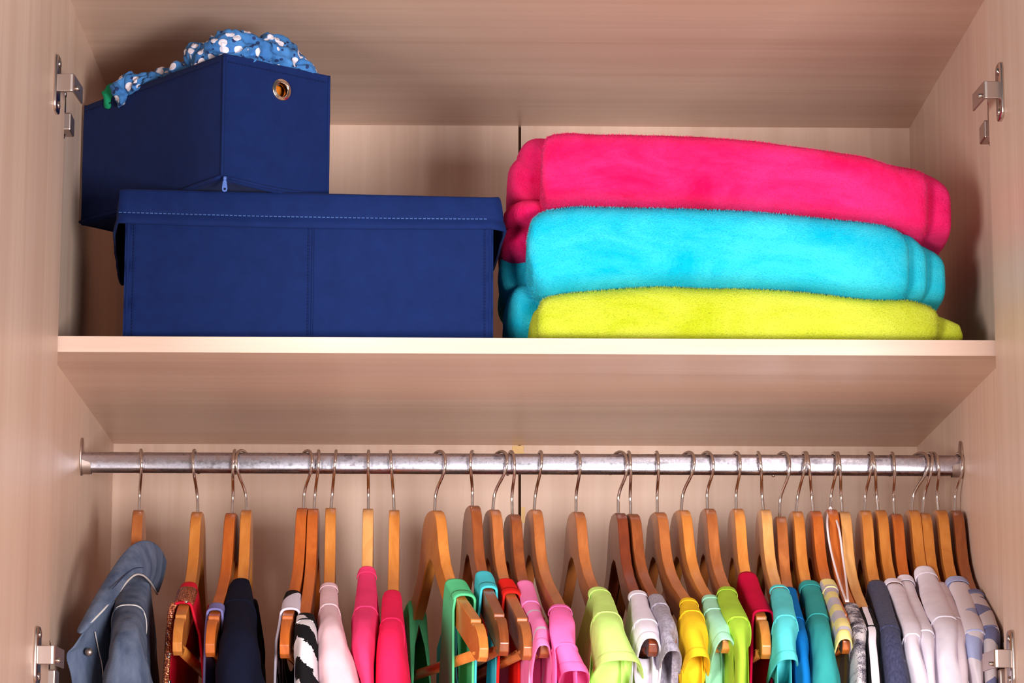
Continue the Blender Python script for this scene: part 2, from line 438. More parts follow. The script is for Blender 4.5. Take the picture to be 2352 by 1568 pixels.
# right face length so that its far edge lands at x = 757
LR = min(np.linspace(.06, .25, 400), key=lambda k: abs(proj(c0 + urr*k + up*.05)[0] - 757))
LU = min(np.linspace(.12, .32, 400), key=lambda k: abs(proj(c0 + ul*k + up*.05)[0] - 189))
HU = min(np.linspace(.08, .16, 400), key=lambda k: abs(proj(c0 + up*k)[1] - 123))
print('upper box', c0, LR, LU, HU, ul)
ub = thing('storage_box', c0 + (ul*LU + urr*LR)/2, 'open navy fabric box with a metal eyelet, stacked askew on the lidded box', 'storage box')
nl, nr = -urr, -ul                              # outward normals of the left and right faces
th = .003
def wall(o, ex, L, nrm, hole=None, seed=0):
    """slightly bowed fabric wall with thickness, optionally with a round hole (s, z, r)"""
    n = 24; rows = []
    ns = 25
    V, Fc = [], []
    def pt(s, z, k):
        b = .0022*math.sin(math.pi*s/L)*math.sin(math.pi*min(1, z/HU)) + .0006*nz(s*30 + seed, z*30, seed)
        sag = -.0025*math.sin(math.pi*s/L)**2*(1 - z/HU)
        return o + ex*s + up*(z + sag) + nrm*(b - th*k)
    if hole is None:
        for k in (0, 1):
            rows = [[pt(L*i/n, HU*j/16, k) for j in range(17)] for i in range(n + 1)]
            V2, F2 = grid(rows); b0 = len(V); V += V2; Fc += [[q + b0 for q in f] for f in F2]
    else:
        hs, hz, hr = hole; m = 32
        for k in (0, 1):
            rows = []
            for ring in range(9):
                t = (ring/8)**1.3; row = []
                for i in range(m):
                    a = 2*math.pi*i/m; ca, sa = math.cos(a), math.sin(a)
                    # ray from the hole's centre to the rectangle's border
                    tx = ((L - hs) if ca > 0 else hs)/max(1e-6, abs(ca)); tz = ((HU - hz) if sa > 0 else hz)/max(1e-6, abs(sa)); R = min(tx, tz)
                    rr = hr + (R - hr)*t
                    row.append(pt(hs + ca*rr, hz + sa*rr, k))
                rows.append(row)
            V2, F2 = grid(rows, True); b0 = len(V); V += V2; Fc += [[q + b0 for q in f] for f in F2]
            # corners of the rectangle
            for (cs, cz) in ((0, 0), (L, 0), (L, HU), (0, HU)):
                a = math.atan2(cz - hz, cs - hs) % (2*math.pi); i = int(a/(2*math.pi)*m)
                V.append(pt(cs, cz, k)); Fc.append((b0 + 8*m + i % m, b0 + 8*m + (i + 1) % m, len(V) - 1))
    # rim
    r0 = [[pt(L*i/n, HU, k) + up*(.0008 if k == .5 else 0) for k in (0, .5, 1)] for i in range(n + 1)]
    V2, F2 = grid(r0); b0 = len(V); V += V2; Fc += [[q + b0 for q in f] for f in F2]
    return V, Fc
ge = min(np.linspace(.01, LR - .01, 200), key=lambda k: abs(proj(c0 + urr*k + up*HU*.7)[0] - 643))
gz = min(np.linspace(.02, HU - .01, 200), key=lambda k: abs(proj(c0 + urr*ge + up*k)[1] - 207))
obj('panel', wall(c0, urr, LR, nr, (ge, gz, .0075), 1), M['navy'], ub, True)
obj('panel', wall(c0, ul, LU, nl, None, 2), M['navy'], ub, True)
obj('panel', wall(c0 + ul*LU, urr, LR, ul, None, 3), M['navy'], ub, True)
obj('panel', wall(c0 + urr*LR, ul, LU, urr, None, 4), M['navy'], ub, True)
obj('base', obox(c0 + (ul*LU + urr*LR)/2 + up*.0012, ul*(LU/2 - .001), urr*(LR/2 - .001), up*.0012), M['navy'], ub, False)
def sagpath(o, ex, L, z, nrm, n=20):
    return [o + ex*L*i/n + up*(z - .0025*math.sin(math.pi*i/n)**2*(1 - z/HU)) + nrm*.0010 for i in range(n + 1)]
for o_, ex, L, nrm in ((c0, urr, LR, nr), (c0, ul, LU, nl)):
    obj('piping', tube(sagpath(o_, ex, L, .003, nrm), .0017, 8), M['navy'], ub, True)
obj('piping', tube([c0 + up*k + (nl + nr)*.0005 for k in np.linspace(.002, HU, 12)], .0013, 8), M['navy'], ub, True)
obj('piping', tube([c0 + urr*(LR - .002) + nr*.0006 + up*k for k in np.linspace(.002, HU, 12)], .0013, 8), M['navy'], ub, True)
sts = [dashes([c0 + urr*s + nr*.0012 + up*(HU - .0075) for s in np.linspace(.004, LR - .004, 12)], nr),
       dashes([c0 + ul*s + nl*.0012 + up*(HU - .0075) for s in np.linspace(.004, LU - .004, 12)], nl)]
tag(obj('stitching', join(*sts), M['navyseam'], ub, False), kind='stuff')
# eyelet
gc = c0 + urr*ge + up*gz
prof = [(.0066, -.004), (.0066, .0008), (.0074, .0022), (.0086, .0026), (.0092, .0016), (.0102, .0018), (.0108, .0012), (.0108, -.0004)]
rows = [[gc + nr*(.0016 + h) + r*(math.cos(2*math.pi*k/40)*urr + math.sin(2*math.pi*k/40)*up) for k in range(40)] for r, h in prof]
obj('eyelet', grid(rows, True), M['brass'], ub, True)
# zip pull hanging at the corner, in front of the lid
zp0 = c0 + (nl + nr)*.004 + up*.001
zt = np.array([zp0[0] + .004, zp0[1] - .003, zp0[2]])
pl = obj('zipper_pull', tube([zt, zt - up*.003], .0017, 8), M['pull'], ub, True)
ow, oh = .0027, .0125
outl = [(-.5*ow, 0), (.5*ow, 0), (ow*.95, -oh*.75), (ow*.8, -oh*.95), (0, -oh*1.03), (-ow*.8, -oh*.95), (-ow*.95, -oh*.75)]
hz_ = -oh*.80                                   # real eye near the tab's lower end
ring_o, ring_i = [], []
for k in range(28):
    a = 2*math.pi*k/28; dx_, dz_ = math.cos(a), math.sin(a); best = 1e9
    for q0, q1 in zip(outl, outl[1:] + outl[:1]):
        ex_, ez_ = q1[0] - q0[0], q1[1] - q0[1]; den = dx_*ez_ - dz_*ex_
        if abs(den) < 1e-12: continue
        t_ = (q0[0]*ez_ - (q0[1] - hz_)*ex_)/den; w_ = (q0[0]*dz_ - (q0[1] - hz_)*dx_)/den
        if t_ > 0 and -1e-6 <= w_ <= 1 + 1e-6: best = min(best, t_)
    ring_o.append((dx_*best, hz_ + dz_*best)); ring_i.append((dx_*.0012, hz_ + dz_*.0012))
rows = [[zt + np.array([q[0], -.0008*k, q[1] - .002]) for q in rg] for rg, k in ((ring_i, 0), (ring_o, 0), (ring_o, 1), (ring_i, 1), (ring_i, 0))]
obj('pull_tab', grid(rows, True), M['pull'], pl, False)

# ------------------------------------------------------------------ cloths in the open box
def scarf_mat():
    t = NT('blue_polka_dot_cotton'); v = t.coords()
    vo = t.n('ShaderNodeTexVoronoi', Scale=78, Randomness=.85); t.l(v, vo.inputs['Vector'])
    v2 = t.n('ShaderNodeTexVoronoi', Scale=120, Randomness=1.0); t.l(t.coords('Object', (1, 1, 1), (.5, .4, .2)), v2.inputs['Vector'])
    n = t.noise(v, 40, 4, .6)
    base = t.ramp(n, [(.3, srgb(38, 96, 158)), (.7, srgb(66, 128, 190))])
    d2 = t.mix(t.math('LESS_THAN', v2.outputs['Distance'], .27), base, srgb(16, 44, 92))
    d1 = t.mix(t.math('LESS_THAN', vo.outputs['Distance'], .36), d2, srgb(224, 216, 226))
    t.l(d1, t.b.inputs['Base Color']); t.set(Roughness=.85); weave(t, 1200, .3); return t.m
def heap(name, blobs, mat, parent, amp=.006, freq=38, voxel=.0022, seed=0.0, strips=()):
    """crumpled cloth: overlapping rounded lumps welded by a voxel remesh, then folded by ridged noise"""
    bm = bmesh.new()
    for c, r in blobs:
        m_ = Matrix.Translation(Vector(c)) @ Matrix.Diagonal((*r, 1))
        bmesh.ops.create_icosphere(bm, subdivisions=4, radius=1, matrix=m_)
    me = bpy.data.meshes.new('tmp'); bm.to_mesh(me); bm.free()
    o = bpy.data.objects.new('tmp', me); COL.objects.link(o)
    m = o.modifiers.new('r', 'REMESH'); m.mode = 'VOXEL'; m.voxel_size = voxel
    dg = bpy.context.evaluated_depsgraph_get(); ev = o.evaluated_get(dg); m2 = ev.to_mesh()
    V = [np.array(v.co) for v in m2.vertices]; Nn = [np.array(v.normal) for v in m2.vertices]; Fc = [list(p.vertices) for p in m2.polygons]
    ev.to_mesh_clear(); bpy.data.objects.remove(o); bpy.data.meshes.remove(me)
    out = []
    for p, q in zip(V, Nn):
        x, y, z = p*freq
        wv = nz(x*.35 + seed, y*.35, z*.35)*2.2
        r1 = 1 - abs(nz(x*.55 + wv, y*.55 + wv + seed, z*1.5 - wv))*2.6
        r2 = 1 - abs(nz(x*1.6 + seed*2, y*1.6, z*2.1 + wv))*2.2
        r3 = 1 - abs(nz(x*3.1 + wv, y*3.1 + seed, z*3.6))*2.2
        out.append(p + q*(amp*(r1*.8 + .42*r2 + .2*r3 - .55)))
    return obj(name, (out, Fc), mat, parent, True)
rim = c0 + up*HU
ctr = rim + (ul*LU + urr*LR)/2
M['scarf'] = scarf_mat()
def onbox(s, t, z): return c0 + ul*s + urr*t + up*(HU + z)
blobs = [(onbox(.038, .040, .006), (.036, .034, .028)), (onbox(.040, .078, .010), (.032, .034, .028)), (onbox(.026, .102, -.006), (.022, .022, .026)),
         (onbox(.066, .034, .006), (.032, .028, .026)), (onbox(.085, .060, .004), (.034, .03, .028)), (onbox(.062, .095, .006), (.03, .03, .026)),
         (onbox(.100, .022, -.006), (.026, .020, .018)), (onbox(.130, .026, -.001), (.026, .018, .014)), (onbox(.120, .05, -.012), (.04, .035, .024)),
         (onbox(.156, .012, .003), (.020, .014, .012)), (onbox(.172, .006, .004), (.016, .012, .011)), (onbox(.176, -.003, -.002), (.007, .005, .012)),
         (onbox(.16, .04, -.012), (.03, .03, .02))]
scf = heap('scarf', blobs, M['scarf'], None, .0085, 40, .0014, 3.1)
tag(scf, 'crumpled blue scarf with white and navy polka dots spilling from the open box', 'scarf')
M['green'] = cloth('green_cotton', (30, 150, 104)); M['orange'] = cloth('orange_cotton', (226, 122, 26))
tag(heap('green_cloth', [(onbox(.203, .008, .000), (.014, .010, .014)), (onbox(.196, .05, -.03), (.022, .03, .02))], M['green'], None, .003, 40, .002, 8.0),
    'small green cloth peeking over the box rim under the scarf', 'cloth')
og_ = gc - nr*.034
tag(heap('orange_cloth', [(og_ + up*.004, (.022, .022, .024)), (og_ - up*.04, (.030, .028, .03)), (og_ + ul*.04 - up*.05, (.03, .03, .03))], M['orange'], None, .005, 50, .002, 5.0),
    'orange cloth inside the open box, seen through its metal eyelet', 'cloth')

# ------------------------------------------------------------------ folded blankets
M['pinkp'] = plush('pink_plush', (232, 8, 84), (255, 44, 122)); M['cyanp'] = plush('cyan_plush', (0, 188, 220), (60, 214, 236)); M['limep'] = plush('lime_plush', (192, 202, 34), (214, 222, 72))
def slab(tops, bots, Yf, Yb, x0, x1, seed, pwr=4.2, nx=60, na=44, yr=.03, capr=.012, amp=.0022):
    """folded layer: rounded cross-section in depth, its upper and lower outline given along its length"""
    rows = []
    Yr = Yf + yr
    XS0, XS1 = P(x0, 600, Yr)[0], P(x1, 600, Yr)[0]
    ts = np.concatenate([[0, .1, .3, .65], np.linspace(1, nx - 1, nx - 1), [nx - .65 + 0, nx - .3, nx - .1, nx]])/nx
    ts = sorted(set(np.clip(ts, 0, 1)))
    for t in ts:
        X = XS0 + (XS1 - XS0)*t; px = x0 + (x1 - x0)*t
        zt = P(px, np.interp(px, [q[0] for q in tops], [q[1] for q in tops]), Yr)[2]
        zb = P(px, np.interp(px, [q[0] for q in bots], [q[1] for q in bots]), Yr)[2]
        dd = min(X - XS0, XS1 - X); k = 1 if dd >= capr else math.sqrt(max(0, 1 - (1 - dd/capr)**2))
        zc, b = (zt + zb)/2, (zt - zb)/2; yc, a = (Yf + Yb)/2, (Yb - Yf)/2
        shr = capr*(1 - k)
        b = max(.0005, b - shr*.8); a = max(.0005, a - shr)
        row = []
        for j in range(na):
            an = 2*math.pi*j/na; ca, sa = math.cos(an), math.sin(an)
            yy = math.copysign(abs(ca)**(2/(pwr*1.9)), ca)*a; zz = math.copysign(abs(sa)**(2/pwr), sa)*b
            q = np.array([X, yc + yy, zc + zz]); dn = np.array([0, ca, sa])
            ww = amp*(nz(q[0]*9 + seed, q[1]*14, q[2]*26) + .5*nz(q[0]*26 + seed, q[1]*30, q[2]*50))
            q = q + dn*ww; q[2] = max(q[2], ZS + .0004); row.append(q)
        rows.append(row)
    return grid(rows, True, True)
def fuzz(vf, count, seed, ln=.0019, wd=.00022):
    """short pile: tiny fibres standing off a folded layer, one joined mesh"""
    rnd = random.Random(seed); V, Fc = vf[0], [f for f in vf[1] if len(f) == 4]
    A = [np.array(v) for v in V]; ar = []
    for f in Fc:
        c = np.cross(A[f[2]] - A[f[0]], A[f[3]] - A[f[1]]); cen = (A[f[0]] + A[f[2]])/2
        ar.append((np.linalg.norm(c)/2, c))
    ctr_ = sum(A)/len(A); cum = np.cumsum([a[0] if A[f[0]][1] < .12 else a[0]*.04 for a, f in zip(ar, Fc)])
    oV, oF = [], []
    for k in range(count):
        q = int(np.searchsorted(cum, rnd.random()*cum[-1])); f = Fc[min(q, len(Fc) - 1)]; n_ = ar[min(q, len(Fc) - 1)][1]; n_ = n_/(np.linalg.norm(n_) + 1e-12)
        a, b = rnd.random(), rnd.random()
        p = (A[f[0]]*(1 - a) + A[f[1]]*a)*(1 - b) + (A[f[3]]*(1 - a) + A[f[2]]*a)*b
        if p[2] < ZS + .0025: continue
        if n_ @ (p - np.array([p[0], ctr_[1], ctr_[2]])) < 0: n_ = -n_
        d = n_ + np.array([rnd.gauss(0, .45), rnd.gauss(0, .2), rnd.gauss(0, .45)]); d = d/np.linalg.norm(d)*ln*rnd.uniform(.6, 1.2)
        t_ = np.cross(d, (rnd.gauss(0, 1), rnd.gauss(0, 1), rnd.gauss(0, 1))); t_ = t_/np.linalg.norm(t_)*wd
        i0 = len(oV); oV += [p - t_ - n_*.0003, p + t_ - n_*.0003, p + d]; oF.append((i0, i0 + 1, i0 + 2))
    return oV, oF
def lobe(x0, x1, y0, y1, Yf, Yb, seed):
    """the rounded bend of a folded layer, running back into the shelf"""
    rows = []; n = 16
    for i in range(n + 1):
        t = i/n; Y = Yf + (Yb - Yf)*t
        k = math.sqrt(max(0.002, 1 - (1 - min(1, t*5))**2)) if t < .2 else (1 if t < .95 else .8)
        A_, B_ = P(x0, y0, Yf + .03), P(x1, y1, Yf + .03)
        cx, cz = (A_[0] + B_[0])/2, (A_[2] + B_[2])/2; rx, rz = abs(B_[0] - A_[0])/2, abs(A_[2] - B_[2])/2
        row = []
        for j in range(28):
            an = 2*math.pi*j/28; ca, sa = math.cos(an), math.sin(an)
            q = np.array([cx + math.copysign(abs(ca)**.85, ca)*rx*k, Y, cz + math.copysign(abs(sa)**.85, sa)*rz*k])
            q = q + np.array([ca, 0, sa])*.0025*nz(q[0]*30 + seed, q[1]*16, q[2]*30); q[2] = max(q[2], ZS + .0004); row.append(q)
        rows.append(row)
    return grid(rows, True, True)
def blanket(label, mat, tops, bots, outer, inner, lobes, Yf, seed, zb):
    px = (outer[0] + outer[1])/2; c = P(px, 700, Yf + .15); c[2] = zb
    t = thing('folded_blanket', c, label, 'blanket', None)
    sl_ = slab(tops, bots, Yf, Yf + .32, outer[0], outer[1], seed); of = obj('outer_fold', sl_, mat, t, True)
    tag(obj('pile', fuzz(sl_, 26000, seed), mat, of, False), kind='stuff')
    for k, (x0, x1, tp, bt, dy) in enumerate(inner):
        obj('inner_fold', slab(tp, bt, Yf + dy, Yf + .32 + .01, x0, x1, seed + 3 + k, nx=24, capr=.007, amp=.0015), mat, t, True)
    for k, (x0, x1, y0, y1, dy) in enumerate(lobes):
        obj('fold_bend', lobe(x0, x1, y0, y1, Yf + dy, Yf + .3, seed + 9 + k), mat, t, True)
    return t
limetop = [(1225, 712), (1245, 684), (1300, 673), (1500, 659), (1700, 662), (1850, 672), (2000, 690), (2080, 690), (2143, 708)]
cyantop = [(1212, 530), (1222, 497), (1250, 480), (1320, 471), (1500, 474), (1700, 481), (1900, 499), (2030, 512), (2068, 528), (2085, 540)]
cyanbot = [(1212, 628), (1224, 668), (1260, 686), (1300, 675), (1500, 662), (1700, 665), (1850, 676), (2000, 694), (2085, 694)]
pinktop = [(1238, 330), (1255, 309), (1300, 305), (1400, 308), (1600, 315), (1750, 326), (1900, 345), (1990, 360), (2060, 388), (2125, 393)]
pinkbot = [(1238, 470), (1255, 482), (1330, 475), (1500, 478), (1700, 486), (1900, 503), (2030, 520), (2090, 548), (2125, 558)]
ZBY = lambda y: P(1700, y, .06)[2]
shelfline = [(1150, 796), (2300, 800)]
blanket('lime yellow plush blanket, lowest of the folded stack, lying on the shelf', M['limep'], limetop, shelfline, (1232, 2146),
        [(1900, 2198, [(1900, 715), (2100, 722), (2150, 728), (2190, 748), (2198, 770)], shelfline, .02)],
        [(1214, 1275, 700, 800, .012)], .03, 21, ZS)
blanket('bright cyan plush blanket folded in the middle of the stack', M['cyanp'], cyantop, cyanbot, (1211, 2082),
        [(1900, 2120, [(1900, 520), (2080, 532), (2105, 556), (2120, 570)], [(1900, 690), (2120, 698)], .018),
         (1900, 2161, [(1900, 540), (2100, 556), (2140, 578), (2161, 595)], [(1900, 690), (2161, 706)], .034)],
        [(1148, 1260, 548, 690, .10), (1160, 1265, 645, 792, .07)], .026, 47, ZBY(690))
blanket('hot pink plush blanket, topmost of the folded stack', M['pinkp'], pinktop, pinkbot, (1243, 2128),
        [(1900, 2178, [(1900, 350), (2100, 385), (2150, 408), (2178, 432)], [(1900, 515), (2100, 552), (2178, 566)], .02)],
        [(1188, 1300, 310, 420, .04), (1167, 1290, 345, 470, .055), (1158, 1280, 455, 530, .05), (1149, 1260, 505, 605, .07)], .024, 83, ZBY(520))

# ------------------------------------------------------------------ hangers
HT = .0108
TOPV = [(0, 0), (.012, .0006), (.022, .004), (.031, .012), (.0375, .026), (.044, .043), (.054, .059), (.072, .075), (.10, .091), (.14, .108), (.1835, .1265),
        (.1835, .1305), (.1925, .1345), (.1925, .131), (.203, .137), (.212, .146), (.2165, .157)]
BOTV = [(.214, .1655), (.207, .169), (.196, .165), (.17, .152), (.13, .134), (.09, .115), (.055, .092), (.030, .070), (.012, .053), (0, .049)]
HOOK = [(0, -.006), (0, .010), (.0005, .0185), (.0045, .0265), (.0125, .036), (.0172, .044), (.0180, .0525), (.0150, .0600), (.0085, .0648), (.0, .0662), (-.0085, .0640), (-.0145, .0580), (-.0165, .0500), (-.0155, .0440)]
RP = [(.0335, .012), (.044, .040), (.054, .056), (.072, .072), (.10, .088), (.14, .105), (.18, .1220), (.205, .1325), (.224, .144), (.238, .162), (.246, .19), (.250, .225), (.251, .28), (.251, .40), (.251, .62)]
RS = smooth_path([(u, v, 0) for u, v in RP], 16)
RS = np.array([(p[0], p[1]) for p in RS])
RL = np.concatenate([[0], np.cumsum(np.linalg.norm(np.diff(RS, axis=0), axis=1))])
class Hanger: pass
TONES = {'L': 'pale honey', 'A': 'amber', 'M': 'mid-brown', 'O': 'orange-brown', 'D': 'dark brown', 'R': 'mahogany'}
def hanger(sx, sy, tx, bulge, tipx, tone, label, vs=1.0):
    """sx,sy: where the hook enters the wood; tx: where it crosses the rail; bulge: sideways swing of the hook; tipx: front end"""
    h = Hanger(); h.B = P(sx, sy, YR)
    def frame(th):
        return np.array([math.sin(th), -math.cos(th), 0]), np.array([math.cos(th), math.sin(th), 0])
    def err(th):
        ef, en = frame(th); return abs(proj(h.B + ef*.205 - up*.155)[0] - tipx)
    h.th = min(np.radians(np.linspace(-40, 40, 321)), key=err)
    h.ef, h.en = frame(h.th)
    h.W = lambda u, v, n=0.0: h.B + h.ef*u + h.en*n - up*(v*vs)
    HV = h.W
    t = thing('coat_hanger', h.B - up*.169, label, 'hanger', 'wooden coat hangers on the rail'); h.obj = t
    pts = TOPV + BOTV; out = pts + [(-u, v) for u, v in reversed(pts) if u > 0]
    rows = [[HV(u, v, s*HT/2*(1 - .16*sm((abs(u) - .17)/.05))) for u, v in out] for s in (-1, 1)]
    obj('body', grid(rows, True, True), HW[tone], t, True, .0040)
    for s in (-1, 1):
        obj('strap_notch', obox(HV(s*.188, .1330), h.ef*.0042, h.en*(HT/2 - .0010), up*.0014), M['rawwood'], t, False)
    topx = P(tx, 1036, YR)[0]; rz = RZ + RH + .0018         # hook rests on the rail
    dx = topx - h.B[0]; sc = (rz + .0002 - h.B[2])/.0662
    ph = math.asin(max(-1, min(1, bulge*(3.09/F)/.018)))
    pp = []
    for a, z in HOOK:
        k = max(0, z)/.0662
        pp.append(np.array([h.B[0] + dx*k + a*math.sin(ph), YR - a*math.cos(ph), h.B[2] + z*sc]))
    obj('hook', tube(smooth_path(pp, 5), .0016, 10), M['chrome'], t, True)
    obj('trouser_bar', tube([HV(.200, .160), HV(-.200, .160)], .0052, 12), HW[tone], t, True)
    return h

# ------------------------------------------------------------------ garments
def fabric_pattern(kind, name, **k):
    t = NT(name); uv = t.coords('UV'); sep = t.n('ShaderNodeSeparateXYZ'); t.l(uv, sep.inputs[0]); S_, Q_ = sep.outputs[0], sep.outputs[1]
    if kind == 'bands':                          # thin bands across at given places along the shoulder line
        f = None
        for p, wdt in k['at']:
            x = t.math('LESS_THAN', t.math('ABSOLUTE', t.math('SUBTRACT', S_, p)), wdt); f = x if f is None else t.math('MAXIMUM', f, x)
        col = t.mix(f, srgb(*k['a']), srgb(*k['b']))
    elif kind == 'blocks':                       # alternating broad bands, shifted on each side of the ridge
        off = t.math('MULTIPLY', t.math('LESS_THAN', Q_, -.006), .016)
        x = t.math('LESS_THAN', t.math('FRACT', t.math('DIVIDE', t.math('ADD', S_, off), .044)), .46); col = t.mix(x, srgb(*k['a']), srgb(*k['b']))
        n = t.noise(t.coords(), 300, 2, .6); col = t.mix(t.math('MULTIPLY', n, .2), col, srgb(150, 140, 150))
    elif kind == 'zebra':
        v = t.coords('UV', (1, 1, 1), (0, 0, 1.0)); vo = t.n('ShaderNodeTexVoronoi', Scale=260); t.l(v, vo.inputs['Vector'])
        s2 = t.n('ShaderNodeSeparateXYZ'); t.l(v, s2.inputs[0]); jag = t.math('MULTIPLY', t.noise(t.coords('UV'), 130, 3, .8), .011)
        x = t.math('LESS_THAN', t.math('FRACT', t.math('DIVIDE', t.math('ADD', s2.outputs[0], jag), .026)), .52); col = t.mix(x, srgb(224, 216, 220), srgb(14, 12, 16))
    elif kind == 'patch':                        # black and white blocks with a diagonal on the shoulder
        ck = t.n('ShaderNodeTexChecker', Scale=1.0, Color1=srgb(16, 14, 16), Color2=srgb(214, 204, 220)); t.l(t.coords('UV', (32, 75, 1), (0, 0, .12)), ck.inputs['Vector'])
        dg = t.math('GREATER_THAN', t.math('ADD', Q_, t.math('MULTIPLY', t.math('SUBTRACT', S_, k['s0']), .62)), .012)
        col = t.mix(t.math('LESS_THAN', t.math('ABSOLUTE', Q_), .026), ck.outputs[0], t.mix(dg, srgb(16, 14, 16), srgb(216, 206, 222)))
    elif kind == 'stripe':                       # one pale stripe along the sleeve
        x = t.math('LESS_THAN', t.math('ABSOLUTE', t.math('SUBTRACT', Q_, k.get('off', 0))), k.get('w', .006))
        y = t.math('LESS_THAN', t.math('ABSOLUTE', t.math('ADD', Q_, .019)), .0028)
        col = t.mix(t.math('MAXIMUM', x, y), srgb(*k['a']), srgb(*k['b']))
    elif kind == 'plaid':                        # large soft diamonds
        v = t.coords('UV', (1, 1, 1), (0, 0, k.get('rot', .7))); n = t.noise(v, 30, 2, .5); n2 = t.math('MULTIPLY', n, .02)
        s2 = t.n('ShaderNodeSeparateXYZ'); t.l(v, s2.inputs[0])
        p = k.get('per', .05)
        x = t.math('LESS_THAN', t.math('FRACT', t.math('DIVIDE', t.math('ADD', s2.outputs[0], n2), p)), k.get('f', .35))
        y = t.math('LESS_THAN', t.math('FRACT', t.math('DIVIDE', t.math('ADD', s2.outputs[1], n2), p*1.3)), k.get('f', .35) + .15)
        col = t.mix(t.math('MULTIPLY', x, y), srgb(*k['a']), srgb(*k['b']))
        col = t.mix(t.math('MULTIPLY', t.noise(t.coords(), 700, 2, .5), .25), col, srgb(*k['a']))
    elif kind == 'speckle':
        n = t.noise(t.coords('UV'), 75, 3, .6); n2 = t.noise(t.coords(), 900, 3, .7)
        m = t.math('ADD', t.math('MULTIPLY', n, .62), t.math('MULTIPLY', n2, .38)); col = t.ramp(m, [(.40, srgb(40, 36, 48)), (.49, srgb(120, 112, 122)), (.56, srgb(214, 204, 206))])
    elif kind == 'sequin':
        vo = t.n('ShaderNodeTexVoronoi', Scale=520, Randomness=.6); t.l(t.coords(), vo.inputs['Vector'])
        col = t.ramp(vo.outputs['Distance'], [(.1, srgb(240, 176, 120)), (.45, srgb(190, 100, 70)), (.7, srgb(90, 30, 26))]); t.set(Metallic=.6, Roughness=.32); t.bump(vo.outputs['Distance'], .8, .001)
    elif kind == 'denim':
        n = t.noise(t.coords('Object', (1, 1, .25)), 70, 4, .6); wv = t.n('ShaderNodeTexWave', Scale=420, Distortion=1.2); wv.bands_direction = 'DIAGONAL'; t.l(t.coords(), wv.inputs['Vector'])
        c = t.ramp(n, [(.3, srgb(*k['a'])), (.72, srgb(*k['b']))]); col = t.mix(t.math('MULTIPLY', wv.outputs['Fac'], .62), c, srgb(*k['c'])); t.bump(wv.outputs['Fac'], .3, .0006)
    t.l(col, t.b.inputs['Base Color'])
    if kind not in ('sequin',):
        t.set(Roughness=.88); t.b.inputs['Specular IOR Level'].default_value = .2
        if kind != 'denim': weave(t, 1300, .3)
    return t.m

